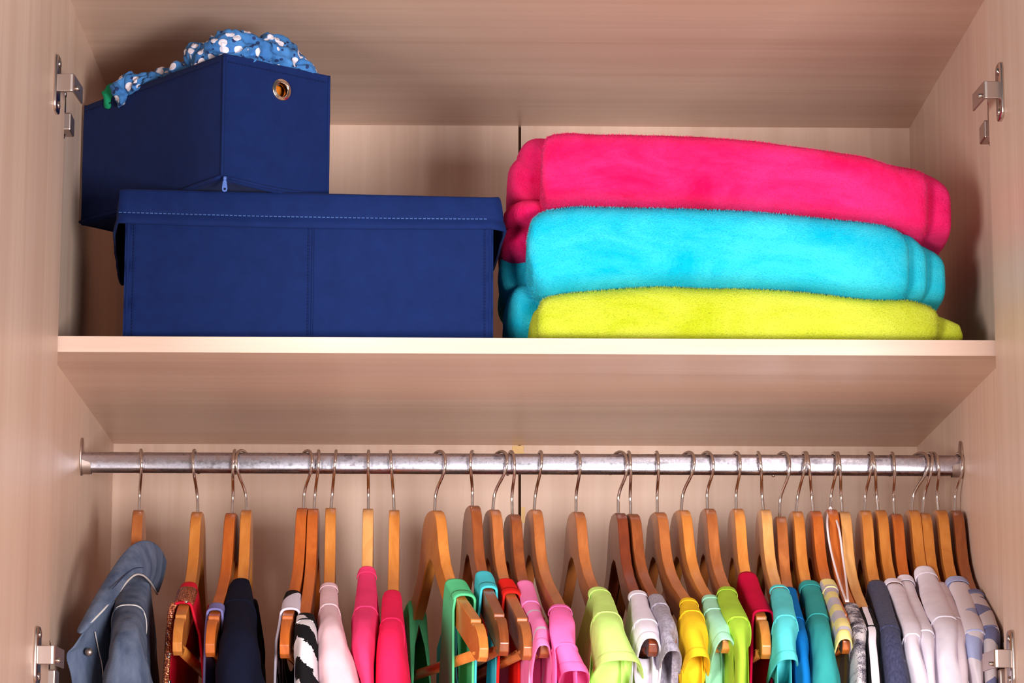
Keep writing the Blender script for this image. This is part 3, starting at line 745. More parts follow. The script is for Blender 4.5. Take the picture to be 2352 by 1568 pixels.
PREV = []
def gap_limit(h, sg, Y):
    x = h.B[0] + math.tan(h.th)*(YR - Y); best = .05
    for o in H.values():
        if o is h: continue
        d = (o.B[0] + math.tan(o.th)*(YR - Y) - x)*sg
        if d > 0: best = min(best, d)
    return best*.38
def garment(h, name, label, cat, mat, st, style, seam=None, low=None, wb=.015, trim=None, trimw=.0, neckband=0, hgt=None, bodymat=None, folds=.0016, seed=0, hem_depth=.010, hemmat=None, trimmat=None, neck=None):
    """drape a garment over a hanger. st: (row, left, right) of the part lying on the front shoulder, read off the photo and
    carried to the depth of the hanger's own shoulder line. style: tee / long / tank"""
    g = thing(name, h.B - up*.62, label, cat, 'clothes on the rail')
    def clip(tab):                                # where the neighbour on the left lies in front, this one ends at its edge
        out = []
        for y, xl, xr in tab:
            if PREV and y >= PREV[0][0]:
                xl = max(xl, min(np.interp(y, [q[0] for q in PREV], [q[2] for q in PREV]) + 1, xr - 20))
            out.append((y, xl, xr))
        return out
    if h is not H[32]:
        full = sorted(list(st) + list(low or [])); st = clip(st); low = clip(low) if low else None; PREV[:] = full
    trim = trim or mat; bodymat = bodymat or mat; trimmat = trimmat or mat
    Q = np.array([h.W(u, v) for u, v in RS]); ry = np.array([proj(p)[1] for p in Q]); ry = np.maximum.accumulate(ry)
    ys = [s[0] for s in st]; ss = np.interp(ys, ry, RL)
    Yq = lambda s: np.interp(s, RL, Q[:, 1]); Zq = lambda s: np.interp(s, RL, Q[:, 2])
    xc, hw = [], []
    for (y, xl, xr), s in zip(st, ss):
        yy = Yq(s); a, b = P(xl, y, yy), P(xr, y, yy); xc.append((a[0] + b[0])/2); hw.append((b[0] - a[0])/2)
    sg_ = np.linspace(RL[0], RL[-1], 500); cx_, wx_ = [], []
    for s in sg_:                                 # never narrower than the wood it covers
        c_, w_ = np.interp(s, ss, xc), max(.0045, np.interp(s, ss, hw)); l_, r_ = c_ - w_, c_ + w_
        u = np.interp(s, RL, RS[:, 0])
        if u < .226:
            hx = (h.B + h.ef*u)[0]; l_ = min(l_, hx - HT/2 - .0016); r_ = max(r_, hx + HT/2 + .0016)
        l_, r_ = max(l_, -WX + .002), min(r_, WX - .002)
        cx_.append((l_ + r_)/2); wx_.append((r_ - l_)/2)
    ker = np.ones(9)/9
    cx_ = np.convolve(np.pad(cx_, 4, 'edge'), ker, 'valid'); wx_ = np.convolve(np.pad(wx_, 4, 'edge'), ker, 'valid')
    Xc = lambda s: np.interp(s, sg_, cx_); Wd = lambda s: np.interp(s, sg_, wx_)
    ctr = lambda s: np.array([Xc(s), Yq(s), Zq(s)])
    s0, s1 = ss[0], ss[-1]
    sb = np.interp(seam, ry, RL) if seam else (s1 if style == 'tank' else min(np.interp(1400, ry, RL), s1 - .01))
    zbot = h.B[2] - .60
    # ---- body
    cols = []                                     # (ridge point, half width, merged at the top?, s, front-ness)
    nf = 12
    for i in range(nf + 1):
        s = sb + (s0 - sb)*i/nf; cols.append((ctr(s), Wd(s)*(.94 if style != 'tank' else 1), True, s, 1 - .6*i/nf))
    last = cols[-1]
    uN = np.interp(s0, RL, RS[:, 0]); vN = np.interp(s0, RL, RS[:, 1])
    base_off = last[0] - h.W(uN, vN)
    for i in range(1, 8):                         # neck opening
        k = i/8; u = uN*(1 - 2*k); v = vN + .012 + (neck or (.12 if style == 'tank' else .075))*math.sin(math.pi*k)**.6
        cols.append((h.W(u, v) + base_off*(1 - k), wb*.8, False, s0, .3*(1 - k)))
    for i in range(8):                            # rear shoulder
        k = i/7; s = s0 + (np.interp(1400, ry, RL) - s0)*k if False else s0 + .125*k
        u = np.interp(s, RL, RS[:, 0]); v = np.interp(s, RL, RS[:, 1]); cols.append((h.W(-u, v), .0085 + .003*k, True, s, 0))
    lowf = None
    if low:
        yfr = Yq(sb); lz = [P(a[1], a[0], yfr) for a in low]; rz_ = [P(a[2], a[0], yfr) for a in low]
        zz = [p[2] for p in lz][::-1]; LX_ = [p[0] for p in lz][::-1]; RX_ = [p[0] for p in rz_][::-1]
        lowf = lambda z: (np.interp(z, zz, LX_), np.interp(z, zz, RX_))
    V, Fc, UV = [], [], []
    NR = 6; ND = 16
    for sg in (-1, 1):
        b0 = len(V)
        for ci, (rp, wv, mrg, s, fr) in enumerate(cols):
            for j in range(NR + ND + 1):
                if j <= NR:
                    a = math.pi/2*j/NR
                    if mrg: lat = wv*math.sin(a)**.8; dr = wv*.55*(1 - math.cos(a))
                    else: lat = wv; dr = .0015*j
                    base = lat
                else:
                    t = ((j - NR)/ND)**1.4; z0 = rp[2] - (wv*.55 if mrg else .009); dr = rp[2] - (z0 + (zbot - z0)*t)
                    tgt = wb*(1 + .25*t); base = wv + (tgt - wv)*sm((dr - wv*.55)/.10)
                    lim = gap_limit(h, sg, rp[1]); base = max(.004, min(base, lim)) if fr < .5 or style != 'tank' else base
                    base += min(folds, .25*lim)*sm(dr/.12)*(nz(ci*.55 + seed, sg*3.0, dr*6) + .5*math.sin(ci*1.3 + seed + sg))
                X = rp[0] + sg*base*h.en[0]; Y = rp[1] + sg*base*h.en[1]
                if lowf is not None and fr > .05 and dr > wv*.5:
                    l_, r_ = lowf(rp[2] - dr); tx = (l_ if sg < 0 else r_) + (rp[0] - cols[0][0][0])
                    k = sm(dr/.03)*min(1, fr*1.6); X = X + (tx - X)*k
                if style == 'tank' and fr > .05 and j > NR:      # cloth hangs clear of the wood and its bar
                    hx = h.B[0] + math.tan(h.th)*(YR - rp[1]); X = min(X, hx - .0078) if sg < 0 else max(X, hx + .0078)
                X = min(max(X, -WX + .0014), WX - .0014)
                V.append((X, Y, rp[2] - dr)); UV.append((s, sg*(lat if j <= NR else wv + dr)))
        m = NR + ND + 1
        for c in range(len(cols) - 1):
            for j in range(m - 1):
                Fc.append((b0 + c*m + j, b0 + (c + 1)*m + j, b0 + (c + 1)*m + j + 1, b0 + c*m + j + 1))
    body = obj('body', (V, Fc, UV), bodymat, g, True, solid=.0011, solid_off=0, subsurf=1)
    edge0 = [V[j] for j in range(m - 4, -1, -1)] + [V[len(cols)*m + j] for j in range(1, m - 3)]
    if style == 'tank':
        off = np.array([0, -.0006, .0004])
        obj('binding', tube([np.array(p) + off for p in edge0], .0014, 6), trim, body, True)
        if trimw:                                  # band at the strap's front edge
            rows = []
            for i in range(5):
                s = sb - trimw*i/4; w_ = Wd(s) + .0009
                rows.append([ctr(s) + h.en*(sg*w_*math.sin(a)**.8) - up*(w_*.55*(1 - math.cos(a)) - .0012) for sg, a in [(-1, math.pi/2*k/6) for k in range(6, 0, -1)] + [(1, math.pi/2*k/6) for k in range(7)]])
            obj('edge_band', grid(rows), trimmat, body, True, solid=.0008)
    # ---- neckband
    if neckband:
        rows = []
        for i in range(6):
            s = s0 + neckband*i/5 - .0006; w_ = Wd(max(s, s0)) + .0011 + (.0006 if i in (1, 2, 3, 4) else 0)
            rows.append([ctr(s) + h.en*(sg*w_*math.sin(a)**.8) - up*(w_*.7*(1 - math.cos(a)) - .0012) for sg, a in [(-1, math.pi/2*k/6) for k in range(7, 0, -1)] + [(1, math.pi/2*k/6) for k in range(8)]])
        obj('neckband', grid(rows), trim, g, True, solid=.0008, subsurf=1)
    # ---- sleeve
    if style in ('tee', 'long'):
        e_ = s1 if style == 'tee' else RL[-1] - .02
        sN = list(np.linspace(sb - .004, min(e_, sb + .16), 30)) + ([] if style == 'tee' else list(np.linspace(min(e_, sb + .16), e_, 10))[1:])
        H0 = hgt or (.052 if style == 'tee' else .040)
        rows, uvs = [], []; na = 40
        def ring(s, grow=0.0):
            c = ctr(s); d = ctr(min(s + .004, RL[-1])) - ctr(s - .004); ty, tz = d[1], d[2]; L = math.hypot(ty, tz) + 1e-9
            N = np.array([0, tz/L, -ty/L]); k = sm((s - sb + .004)/.07); hh = (.020 + (H0 - .020)*k) + grow; w_ = Wd(s) + grow + .0006
            cc = c - N*(hh - grow)
            out = []; uu = []
            for q in range(na):
                a = 2*math.pi*q/na; sa, ca = math.sin(a), math.cos(a)
                f = 1 + folds*22*k*(nz(math.sin(a)*1.6 + seed, math.cos(a)*1.6, s*14 + seed))
                cr = folds*.85*k*(nz(a*1.1 + seed*1.7, s*26 - sa*.9, seed) + .6*nz(ca*2.4 + seed, sa*2.4, s*48 + sa*1.5))
                out.append(cc + np.array([1, 0, 0])*(w_*math.copysign(abs(sa)**.62, sa)*(f if abs(sa) > .2 else 1)) + N*(hh*math.copysign(abs(ca)**.9, ca) + cr*ca) + np.array([cr*sa, 0, 0]))
                sw = a if a <= math.pi else a - 2*math.pi
                uu.append((s, w_*math.copysign(abs(sa)**.8 if abs(sw) < math.pi/2 else 1, sw) + hh*.8*math.copysign(max(0, abs(sw) - math.pi/2), sw)))
            return out, uu
        for s in sN:
            r_, u_ = ring(s); rows.append(r_); uvs += u_
        V, Fc = grid(rows, True)
        sl = obj('sleeve', (V, Fc, uvs), mat, g, True, solid=.0013, solid_off=0, subsurf=1)
        # raised shoulder seam
        r_, _ = ring(sb - .002, .0006); arc = [r_[q] for q in list(range(na - 13, na)) + list(range(0, 14))]
        obj('seam', tube(arc, .0010, 6), trim, sl, True)
        if style == 'tee':
            hs = np.linspace(s1 - hem_depth, s1 + .0006, 5); rows = []
            uu = []
            for i, s in enumerate(hs):
                r_, u_ = ring(s, .0007 if i else .0); rows.append(r_); uu += u_
            V, Fc = grid(rows, True)
            obj('hem', (V, Fc, uu), hemmat or mat, sl, True, solid=.0016, solid_off=0, subsurf=1)
    return g

C = lambda n, *c, **k: cloth(n, c, **k)
H = {}
spec = [  # key, stem x, stem y, rail x, hook swing px, tip x, tone, garment words for the label
 (1, 320, 1173, 323, 7, 284, 'M', 'under the blue denim jacket'), (2, 455, 1177, 448, -3, 409, 'A', 'holding the red sequinned top'),
 (3, 533, 1180, 540, 0, 484, 'O', 'holding the lavender strap top'), (4, 567, 1173, 558, -15, 540, 'A', 'under the dark navy blouse'),
 (5, 697, 1168, 703, 17, 656, 'O', 'holding the black and white patchwork top'), (6, 721, 1170, 731, 5, 694, 'O', 'under the zebra knit'),
 (7, 760, 1168, 772, 2, 752, 'A', 'under the pale pink blouse'), (8, 846, 1170, 847, 0, 838, 'L', 'under the rose pink shirt'),
 (9, 906, 1173, 897, 0, 900, 'A', 'under the crimson pink sweater'), (10, 998, 1174, 1006, 19, 1106, 'A', 'holding the mint green vest'),
 (11, 1085, 1163, 1086, -5, 1154, 'D', 'holding the turquoise vest'), (12, 1131, 1172, 1148, 20, 1208, 'M', 'holding the red vest'),
 (13, 1177, 1183, 1172, 8, 1247, 'D', 'inside the pink tee with grey stripes'), (14, 1226, 1172, 1240, 6, 1300, 'M', 'under the plain bright pink tee'),
 (15, 1323, 1177, 1323, 8, 1408, 'M', 'under the pale lime tee'), (16, 1420, 1180, 1420, 19, 1497, 'R', 'inside the white cap-sleeved top'),
 (17, 1449, 1182, 1443, 2, 1538, 'D', 'under the heather grey tee'), (18, 1510, 1178, 1507, 2, 1605, 'M', 'under the yellow tee'),
 (19, 1564, 1173, 1578, 17, 1664, 'A', 'inside the pale mint tee'), (20, 1625, 1170, 1620, 14, 1700, 'M', 'under the lime green shirt'),
 (21, 1691, 1170, 1689, 7, 1758, 'A', 'holding the crimson sleeveless top'), (22, 1754, 1172, 1740, 0, 1812, 'L', 'under the aqua tee'),
 (23, 1790, 1188, 1795, 16, 1840, 'M', 'under the deep blue shirt'), (24, 1827, 1176, 1846, 3, 1893, 'A', 'under the teal shirt'),
 (25, 1869, 1175, 1851, -2, 1943, 'O', 'inside the grey and yellow striped top'), (26, 1907, 1172, 1914, 5, 1972, 'O', 'under the speckled grey top'),
 (27, 1935, 1177, 1923, -2, 2004, 'L', 'under the black top with a white stripe'), (28, 1984, 1174, 1996, 3, 2050, 'A', 'under the dark slate shirt'),
 (29, 2018, 1173, 2000, -1, 2096, 'A', 'under the white shirt beside the slate one'), (30, 2054, 1182, 2047, 0, 2128, 'O', 'under the wrinkled white shirt'),
 (31, 2093, 1173, 2110, 21, 2178, 'A', 'under the broad white blouse'), (32, 2118, 1180, 2133, 5, 2206, 'A', 'under the dusty white top'),
 (33, 2156, 1173, 2141, 5, 2244, 'A', 'under the white shirt with pale blue bands'), (34, 2192, 1174, 2199, 7, 2276, 'D', 'under the blue and white diamond shirt')]
for k, sx, sy, tx, bl, tip, tone, words in spec:
    H[k] = hanger(sx, sy, tx, bl, tip, tone, TONES[tone] + ' wooden hanger ' + words, {2: .96, 3: .96, 13: .96, 16: .96, 19: .96, 25: .96, 14: .93, 15: .93, 17: .92, 18: .92, 20: .93, 22: .92}.get(k, 1.0))

sAt = lambda hh, y: float(np.interp(y, np.maximum.accumulate([proj(H[hh].W(u, v))[1] for u, v in RS]), RL))
# --- clothes, from the denim jacket to the diamond shirt
DEN = fabric_pattern('denim', 'washed_denim', a=(78, 92, 118), b=(130, 142, 166), c=(40, 54, 84))
M['denimthread'] = plain('blue_denim_thread', srgb(38, 52, 84), .7)
M['topstitch'] = plain('pale_topstitch', srgb(206, 200, 196), .7)
jk = garment(H[1], 'denim_jacket', 'blue denim jacket with a turned-up collar hanging next to the left panel', 'jacket', DEN,
        [(1300, 285, 345), (1340, 268, 345), (1390, 259, 332), (1430, 252, 332), (1470, 247, 334), (1520, 236, 336), (1568, 227, 343)], 'long', seam=1392, wb=.022, seed=1, trim=M['topstitch'], folds=.0028)
jk['label'] = 'blue denim jacket with a turned-up collar, beside the sequinned top'
def patch(rows):                                    # rows of (px, py, Y)
    R_ = [smooth_path([P(*q) for q in r], 5) for r in rows]
    cols_ = list(zip(*R_)); cols_ = [smooth_path(list(c), 5) for c in cols_]
    return grid([list(r) for r in zip(*cols_)])
# collar: band rising from the front tip over the neck and turning down behind
colr = obj('collar', patch([
    [(176, 1452, .070), (232, 1350, .110), (292, 1262, .160), (334, 1241, .190), (366, 1258, .220), (381, 1290, .262)],
    [(182, 1455, .064), (240, 1358, .100), (294, 1282, .146), (330, 1270, .172), (360, 1284, .202), (378, 1312, .262)],
    [(188, 1454, .064), (252, 1372, .094), (296, 1306, .134), (326, 1296, .156), (352, 1310, .190), (371, 1338, .262)],
    [(192, 1450, .070), (262, 1378, .092), (298, 1326, .126), (322, 1317, .148), (343, 1332, .184), (362, 1362, .262)]]), DEN, jk, True, solid=.003, subsurf=1)
obj('topstitch', tube([P(*q) for q in smooth_path([(189, 1449, .0655), (253, 1384, .089), (298, 1329, .122), (322, 1319, .144), (344, 1335, .180), (361, 1364, .258)], 8)], .0010, 6), M['topstitch'], colr, True)
obj('topstitch', tube([P(*q) for q in smooth_path([(258, 1352, .090), (297, 1312, .128), (325, 1303, .150), (350, 1316, .186)], 8)], .0006, 6), M['denimthread'], colr, True)
fp_ = obj('front_panel', patch([
    [(190, 1455, .075), (225, 1410, .10), (256, 1382, .135), (280, 1372, .175)],
    [(168, 1486, .072), (208, 1462, .092), (246, 1440, .122), (284, 1434, .168)],
    [(152, 1508, .074), (196, 1500, .09), (244, 1495, .118), (284, 1492, .165)],
    [(166, 1575, .078), (204, 1570, .09), (246, 1570, .115), (286, 1570, .16)],
    [(172, 1760, .078), (208, 1760, .09), (248, 1760, .115), (286, 1760, .16)]]), DEN, jk, True, solid=.002, subsurf=1)
obj('placket_seam', tube([P(*q) for q in smooth_path([(218, 1450, .092), (226, 1490, .098), (236, 1540, .102), (240, 1640, .104)], 8)], .0006, 6), M['topstitch'], fp_, True)
bt = P(205, 1497, .083); obj('button', tube([bt, bt + np.array([0, -.003, 0])], .0038, 16), M['nickel2'], fp_, True)

SEQ = fabric_pattern('sequin', 'copper_sequins'); RED = C('red_satin', 214, 22, 52, rough=.55)
sq = garment(H[2], 'sequinned_top', 'red sleeveless top with copper sequin shoulder trim', 'top', RED, [(1332, 420, 446), (1346, 411, 452), (1366, 406, 447), (1384, 400, 440)], 'tank',
        low=[(1396, 392, 450), (1420, 390, 454), (1450, 389, 458), (1500, 385, 463), (1568, 380, 468), (1800, 376, 470)], trim=RED, trimw=.052, trimmat=SEQ, wb=.017, seed=2, folds=.003, neck=.05)
for (px, py) in ((428, 1381), (388, 1454), (390, 1501), (388, 1508), (389, 1565), (385, 1478), (392, 1430)):
    q = P(px, py, .098); obj('sequin', tube([q, q + np.array([.0002, -.0008, .0002])], .0019, 10), M['brass'], sq, True)
obj('sequin_edge', tube([P(*q) for q in smooth_path([(401, 1386, .1), (394, 1400, .1), (389, 1440, .1), (385, 1500, .1), (381, 1580, .1), (378, 1760, .1)], 6)], .0032, 8), SEQ, sq, True)
LAV = C('lavender_jersey', 124, 120, 176)
garment(H[3], 'strap_top', 'lavender top hung by a thin strap beside the navy blouse', 'top', LAV, [(1383, 481, 505), (1390, 479, 506), (1399, 477, 506)], 'tank',
        low=[(1410, 476, 505), (1440, 474, 500), (1480, 471, 495), (1568, 467, 490), (1800, 464, 494)], wb=.010, seed=3, neck=.05)
NAV = C('dark_navy_crepe', 15, 18, 38)
garment(H[4], 'blouse', 'very dark navy blouse with soft folds', 'blouse', NAV, [(1322, 540, 566), (1335, 524, 575), (1370, 511, 584), (1430, 503, 592), (1500, 487, 598), (1568, 475, 602)], 'long', seam=1380, wb=.024, folds=.004, seed=4, hgt=.06)
BW = fabric_pattern('patch', 'black_white_patchwork', s0=sAt(5, 1352))
garment(H[5], 'patchwork_top', 'black and white patchwork sleeveless top with its hanger end poking out', 'top', BW, [(1352, 658, 684), (1366, 652, 690), (1382, 648, 690), (1398, 648, 688)], 'tank',
        low=[(1406, 644, 686), (1450, 636, 682), (1500, 633, 678), (1568, 631, 676), (1800, 628, 680)], trim=C('white_binding', 214, 204, 220), wb=.014, seed=5, neck=.06)
garment(H[6], 'zebra_knit', 'black and white zebra patterned knit', 'sweater', fabric_pattern('zebra', 'zebra_knit_fabric'), [(1406, 693, 722), (1420, 686, 727), (1470, 678, 728), (1520, 670, 728), (1568, 664, 729)], 'long', seam=1424, wb=.014, seed=6)
garment(H[7], 'blouse', 'pale pink blouse with loose gathered sleeve', 'blouse', C('pale_pink_voile', 224, 186, 193), [(1340, 742, 769), (1352, 735, 776), (1385, 734, 778), (1410, 732, 788), (1450, 729, 798), (1500, 728, 814), (1568, 727, 832)], 'long', seam=1390, neckband=.010, folds=.0032, wb=.020, seed=7)
garment(H[8], 'long_sleeved_shirt', 'rose pink long-sleeved shirt next to the pale pink blouse', 'shirt', C('rose_jersey', 230, 58, 110), [(1303, 829, 856), (1316, 822, 863), (1340, 819, 866), (1400, 811, 868), (1450, 806, 862), (1500, 801, 855), (1568, 800, 856)], 'long', seam=1395, neckband=.012, wb=.018, seed=8)
garment(H[9], 'sweater', 'crimson pink fine-knit sweater next to the rose shirt', 'sweater', C('crimson_knit', 232, 34, 84), [(1349, 885, 917), (1362, 877, 924), (1415, 875, 925), (1440, 868, 926), (1480, 864, 929), (1568, 861, 935)], 'long', seam=1422, wb=.019, seed=9)
garment(H[10], 'vest_top', 'mint green vest top on the most turned hanger', 'vest', C('mint_jersey', 92, 204, 140), [(1325, 1044, 1070), (1340, 1042, 1080), (1366, 1056, 1092)], 'tank',
        low=[(1380, 1058, 1092), (1430, 1055, 1086), (1470, 1053, 1083), (1500, 1054, 1089), (1568, 1055, 1085), (1800, 1050, 1088)], trimw=.012, wb=.013, seed=10, folds=.0026, neck=.17)
garment(H[11], 'vest_top', 'turquoise vest top beside the mint one', 'vest', C('turquoise_jersey', 74, 196, 208), [(1307, 1101, 1127), (1320, 1098, 1136), (1348, 1106, 1141)], 'tank',
        low=[(1362, 1103, 1142), (1420, 1099, 1138), (1500, 1093, 1134), (1568, 1091, 1132), (1800, 1090, 1132)], trimw=.012, wb=.012, seed=11)
garment(H[12], 'vest_top', 'scarlet vest top beside the turquoise one', 'vest', C('scarlet_jersey', 226, 34, 26), [(1325, 1152, 1178), (1340, 1150, 1188), (1360, 1158, 1195)], 'tank',
        low=[(1372, 1157, 1196), (1420, 1153, 1192), (1500, 1146, 1188), (1568, 1142, 1184), (1800, 1142, 1184)], trimw=.012, wb=.012, seed=12)
PK = C('bubblegum_jersey', 248, 124, 186)
garment(H[13], 'tee_shirt', 'bubblegum pink tee with thin grey stripes', 'tee', fabric_pattern('bands', 'pink_grey_stripe', a=(248, 132, 190), b=(206, 190, 200), at=[(sAt(13, 1402), .0022), (sAt(13, 1441), .0022)]),
        [(1327, 1192, 1222), (1345, 1190, 1230), (1380, 1196, 1240), (1420, 1212, 1254), (1455, 1222, 1262), (1481, 1228, 1270)], 'tee', seam=1383, wb=.012, seed=13, trim=PK, hgt=.066)
garment(H[14], 'tee_shirt', 'plain bright pink tee beside the striped pink one', 'tee', C('bright_pink_jersey', 250, 112, 180), [(1390, 1264, 1300), (1402, 1260, 1304), (1440, 1260, 1314), (1480, 1272, 1324), (1520, 1284, 1345), (1540, 1292, 1356)], 'tee', seam=1482, wb=.014, neckband=.008, seed=14, hgt=.06)
garment(H[15], 'tee_shirt', 'pale lime tee with wide flared sleeves', 'tee', C('pale_lime_jersey', 204, 240, 130), [(1350, 1368, 1394), (1362, 1363, 1408), (1400, 1360, 1424), (1430, 1362, 1440), (1470, 1364, 1464), (1500, 1366, 1482), (1516, 1368, 1488)], 'tee', seam=1408, wb=.022, neckband=.012, seed=15, hgt=.075, folds=.0022)
garment(H[16], 'cap_sleeved_top', 'white cap-sleeved top with a dark hanger end inside its sleeve', 'top', C('white_jersey', 232, 222, 234), [(1358, 1455, 1484), (1372, 1450, 1490), (1400, 1450, 1496), (1440, 1456, 1508), (1466, 1470, 1522)], 'tee', seam=1425, wb=.015, neckband=.012, seed=16, hgt=.066)
garment(H[17], 'tee_shirt', 'heather grey tee between the white and yellow tops', 'tee', heather('heather_grey', (136, 128, 144), (176, 168, 182)), [(1362, 1492, 1522), (1376, 1490, 1530), (1410, 1503, 1536), (1450, 1516, 1548), (1480, 1522, 1562), (1494, 1526, 1569)], 'tee', seam=1388, wb=.012, seed=17, hgt=.062)
garment(H[18], 'tee_shirt', 'golden yellow tee with open short sleeve', 'tee', C('yellow_jersey', 242, 196, 38), [(1375, 1567, 1596), (1388, 1561, 1604), (1420, 1561, 1612), (1460, 1570, 1624), (1490, 1577, 1632), (1506, 1580, 1637)], 'tee', seam=1405, wb=.013, neckband=.010, seed=18, hgt=.07)
garment(H[19], 'tee_shirt', 'pale mint tee beside the yellow one', 'tee', C('pale_mint_jersey', 164, 222, 188), [(1368, 1618, 1643), (1380, 1613, 1650), (1410, 1616, 1660), (1445, 1634, 1680), (1468, 1645, 1696)], 'tee', seam=1400, wb=.013, neckband=.010, seed=19, hgt=.06)
garment(H[20], 'shirt', 'lime green shirt with a raised shoulder seam', 'shirt', C('lime_jersey', 168, 206, 62), [(1349, 1652, 1676), (1362, 1646, 1688), (1400, 1652, 1706), (1418, 1668, 1718), (1450, 1684, 1718), (1500, 1688, 1716), (1568, 1688, 1714)], 'long', seam=1420, wb=.012, neckband=.012, seed=20)
garment(H[21], 'sleeveless_top', 'crimson sleeveless top with its hanger end poking out', 'top', C('crimson_jersey', 196, 6, 58), [(1305, 1706, 1731), (1318, 1702, 1740), (1345, 1704, 1748), (1380, 1718, 1766), (1402, 1734, 1777)], 'tank',
        low=[(1415, 1735, 1778), (1450, 1729, 1776), (1500, 1726, 1774), (1568, 1724, 1772), (1800, 1722, 1774)], wb=.013, seed=21, neck=.05)
garment(H[22], 'tee_shirt', 'aqua tee with stitched short sleeve', 'tee', C('aqua_jersey', 92, 208, 212), [(1345, 1774, 1806), (1360, 1770, 1820), (1400, 1772, 1827), (1440, 1779, 1829), (1480, 1781, 1834), (1514, 1785, 1840)], 'tee', seam=1416, wb=.014, neckband=.008, seed=22, hgt=.068)
garment(H[23], 'shirt', 'deep blue shirt pressed behind the aqua tee', 'shirt', C('deep_blue_jersey', 10, 112, 188), [(1341, 1806, 1828), (1380, 1812, 1836), (1430, 1822, 1846), (1500, 1828, 1857), (1568, 1836, 1864)], 'long', seam=1420, wb=.011, seed=23)
garment(H[24], 'shirt', 'teal shirt with a broad draped sleeve', 'shirt', C('teal_jersey', 52, 152, 150), [(1335, 1852, 1880), (1348, 1846, 1888), (1400, 1850, 1902), (1440, 1860, 1914), (1500, 1868, 1926), (1568, 1862, 1938)], 'long', seam=1412, wb=.014, neckband=.012, seed=24, folds=.0026)
YGS = fabric_pattern('blocks', 'grey_yellow_blocks', a=(196, 184, 192), b=(238, 218, 138)); YEL = C('soft_yellow_jersey', 240, 222, 142)
garment(H[25], 'striped_top', 'grey and yellow striped top with yellow sleeve edge', 'top', YGS, [(1327, 1892, 1916), (1340, 1889, 1925), (1380, 1896, 1934), (1420, 1908, 1946), (1452, 1917, 1958), (1468, 1920, 1964)], 'tee', seam=1350, wb=.012, seed=25, hgt=.06, hemmat=YEL, hem_depth=.014, trim=YEL)
rt = garment(H[26], 'speckled_top', 'speckled black, grey and white top hung with white ribbon loops', 'top', fabric_pattern('speckle', 'speckled_knit'), [(1380, 1938, 1964), (1392, 1939, 1972), (1440, 1950, 1982), (1500, 1958, 1992), (1568, 1958, 1994)], 'long', seam=1440, wb=.011, seed=26)
M['ribbon'] = plain('white_ribbon', srgb(236, 220, 222), .5)
hb = H[26]
rdg = [hb.W(u, v) for u, v in RS]; rdy = np.maximum.accumulate([proj(p)[1] for p in rdg])
def rY(y): return float(np.interp(y, rdy, [p[1] for p in rdg])) - .006 if y > 1195 else .262
for pts in ([(1903, 1169), (1900, 1205), (1908, 1262), (1926, 1330), (1944, 1382)], [(1911, 1169), (1927, 1215), (1936, 1280), (1943, 1330), (1948, 1382)]):
    path = smooth_path([P(x, y, rY(y)) for x, y in pts], 6)
    rows = [[p + np.array([-.0010, 0, 0]), p + np.array([0, -.0004, .0002]), p + np.array([.0010, 0, 0])] for p in path]
    obj('hanging_loop', grid(rows), M['ribbon'], rt, True, solid=.0006)
kn = P(1907, 1172, .264); obj('loop_knot', tube([kn + np.array([-.003, 0, -.001]), kn + np.array([0, -.002, .003]), kn + np.array([.003, 0, -.001])], .0013, 8), M['ribbon'], rt, True)
garment(H[27], 'striped_top', 'black top with one broad white stripe down the sleeve', 'top', fabric_pattern('stripe', 'black_white_stripe', a=(18, 16, 20), b=(232, 220, 228), w=.0025, off=-.0003), [(1390, 1974, 2004), (1404, 1974, 2006), (1440, 1982, 2012), (1500, 1990, 2022), (1568, 1996, 2030)], 'long', seam=1440, wb=.011, seed=27, trim=C('black_jersey', 18, 16, 20))
garment(H[28], 'shirt', 'dark slate blue shirt beside the white ones', 'shirt', heather('slate_heather', (44, 46, 76), (66, 68, 100)), [(1323, 2004, 2028), (1338, 1998, 2038), (1390, 2008, 2052), (1440, 2020, 2066), (1500, 2028, 2082), (1568, 2030, 2098)], 'long', seam=1440, wb=.014, seed=28)
WHT = C('white_cotton', 232, 222, 234)
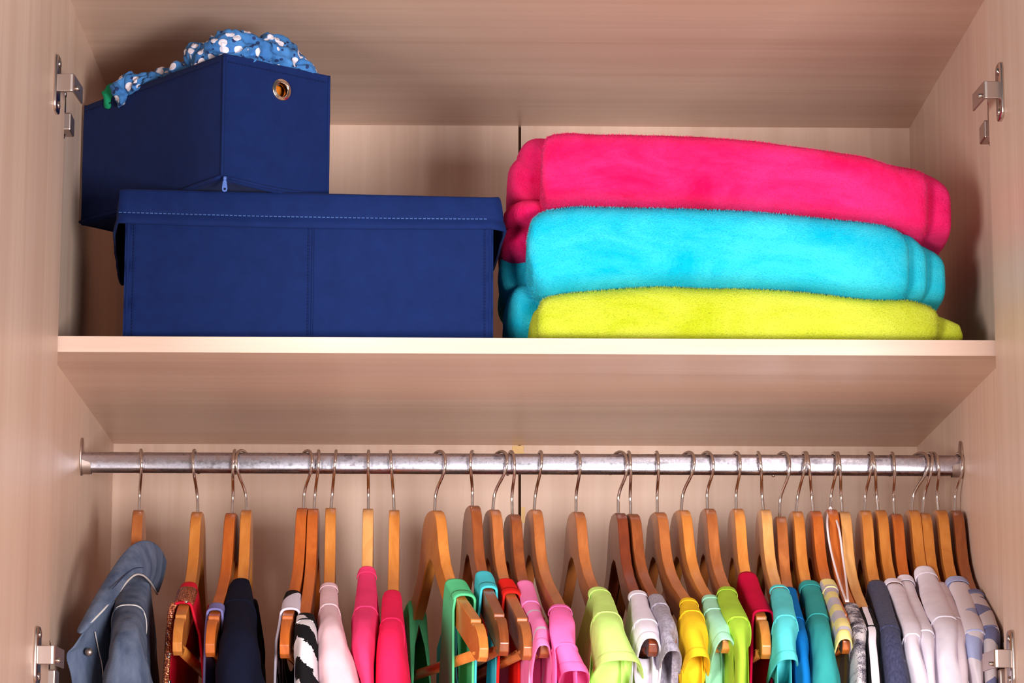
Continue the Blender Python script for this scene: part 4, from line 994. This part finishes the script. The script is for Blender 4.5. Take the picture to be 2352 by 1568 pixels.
garment(H[29], 'shirt', 'plain white shirt hanging right beside the slate blue one', 'shirt', WHT, [(1330, 2042, 2066), (1344, 2043, 2080), (1400, 2060, 2088), (1450, 2076, 2104), (1500, 2084, 2120), (1568, 2094, 2142)], 'long', seam=1458, wb=.011, neckband=.010, seed=29)
garment(H[30], 'shirt', 'white shirt with wrinkled shoulder and seam', 'shirt', C('white_rib', 232, 222, 234), [(1322, 2069, 2092), (1336, 2070, 2100), (1400, 2090, 2122), (1450, 2106, 2147), (1500, 2110, 2148), (1568, 2112, 2150)], 'long', seam=1450, wb=.011, neckband=.012, folds=.0024, seed=30)
garment(H[31], 'blouse', 'broad white blouse with a puffed sleeve', 'blouse', C('white_voile', 232, 222, 234), [(1302, 2118, 2142), (1316, 2109, 2152), (1350, 2110, 2172), (1400, 2126, 2194), (1420, 2142, 2206), (1460, 2150, 2212), (1510, 2146, 2208), (1540, 2142, 2222), (1568, 2136, 2240)], 'long', seam=1418, wb=.018, neckband=.014, seed=31, folds=.0028)
garment(H[32], 'sleeveless_top', 'dusty white top mostly hidden behind the broad white blouse', 'top', C('dusty_white', 214, 196, 204), [(1328, 2152, 2176), (1350, 2160, 2184), (1400, 2178, 2204), (1480, 2196, 2222), (1568, 2204, 2228)], 'long', seam=1420, wb=.009, seed=32)
garment(H[33], 'shirt', 'white shirt with pale blue bands', 'shirt', fabric_pattern('plaid', 'pale_blue_bands', a=(228, 216, 224), b=(160, 170, 216), per=.075, f=.34, rot=.5), [(1325, 2192, 2220), (1340, 2184, 2230), (1400, 2202, 2246), (1450, 2214, 2258), (1500, 2220, 2260), (1568, 2222, 2262)], 'long', seam=1450, wb=.012, neckband=.012, seed=33)
garment(H[34], 'shirt', 'slate blue and white diamond patterned shirt against the right panel', 'shirt', fabric_pattern('plaid', 'slate_diamonds', a=(206, 192, 196), b=(92, 98, 146), per=.042, f=.5, rot=.8), [(1355, 2242, 2270), (1370, 2239, 2278), (1420, 2254, 2288), (1480, 2260, 2296), (1568, 2260, 2294)], 'long', seam=1440, wb=.009, neckband=.012, seed=34).__setitem__('label', 'slate blue and white diamond patterned shirt touching the side panel')
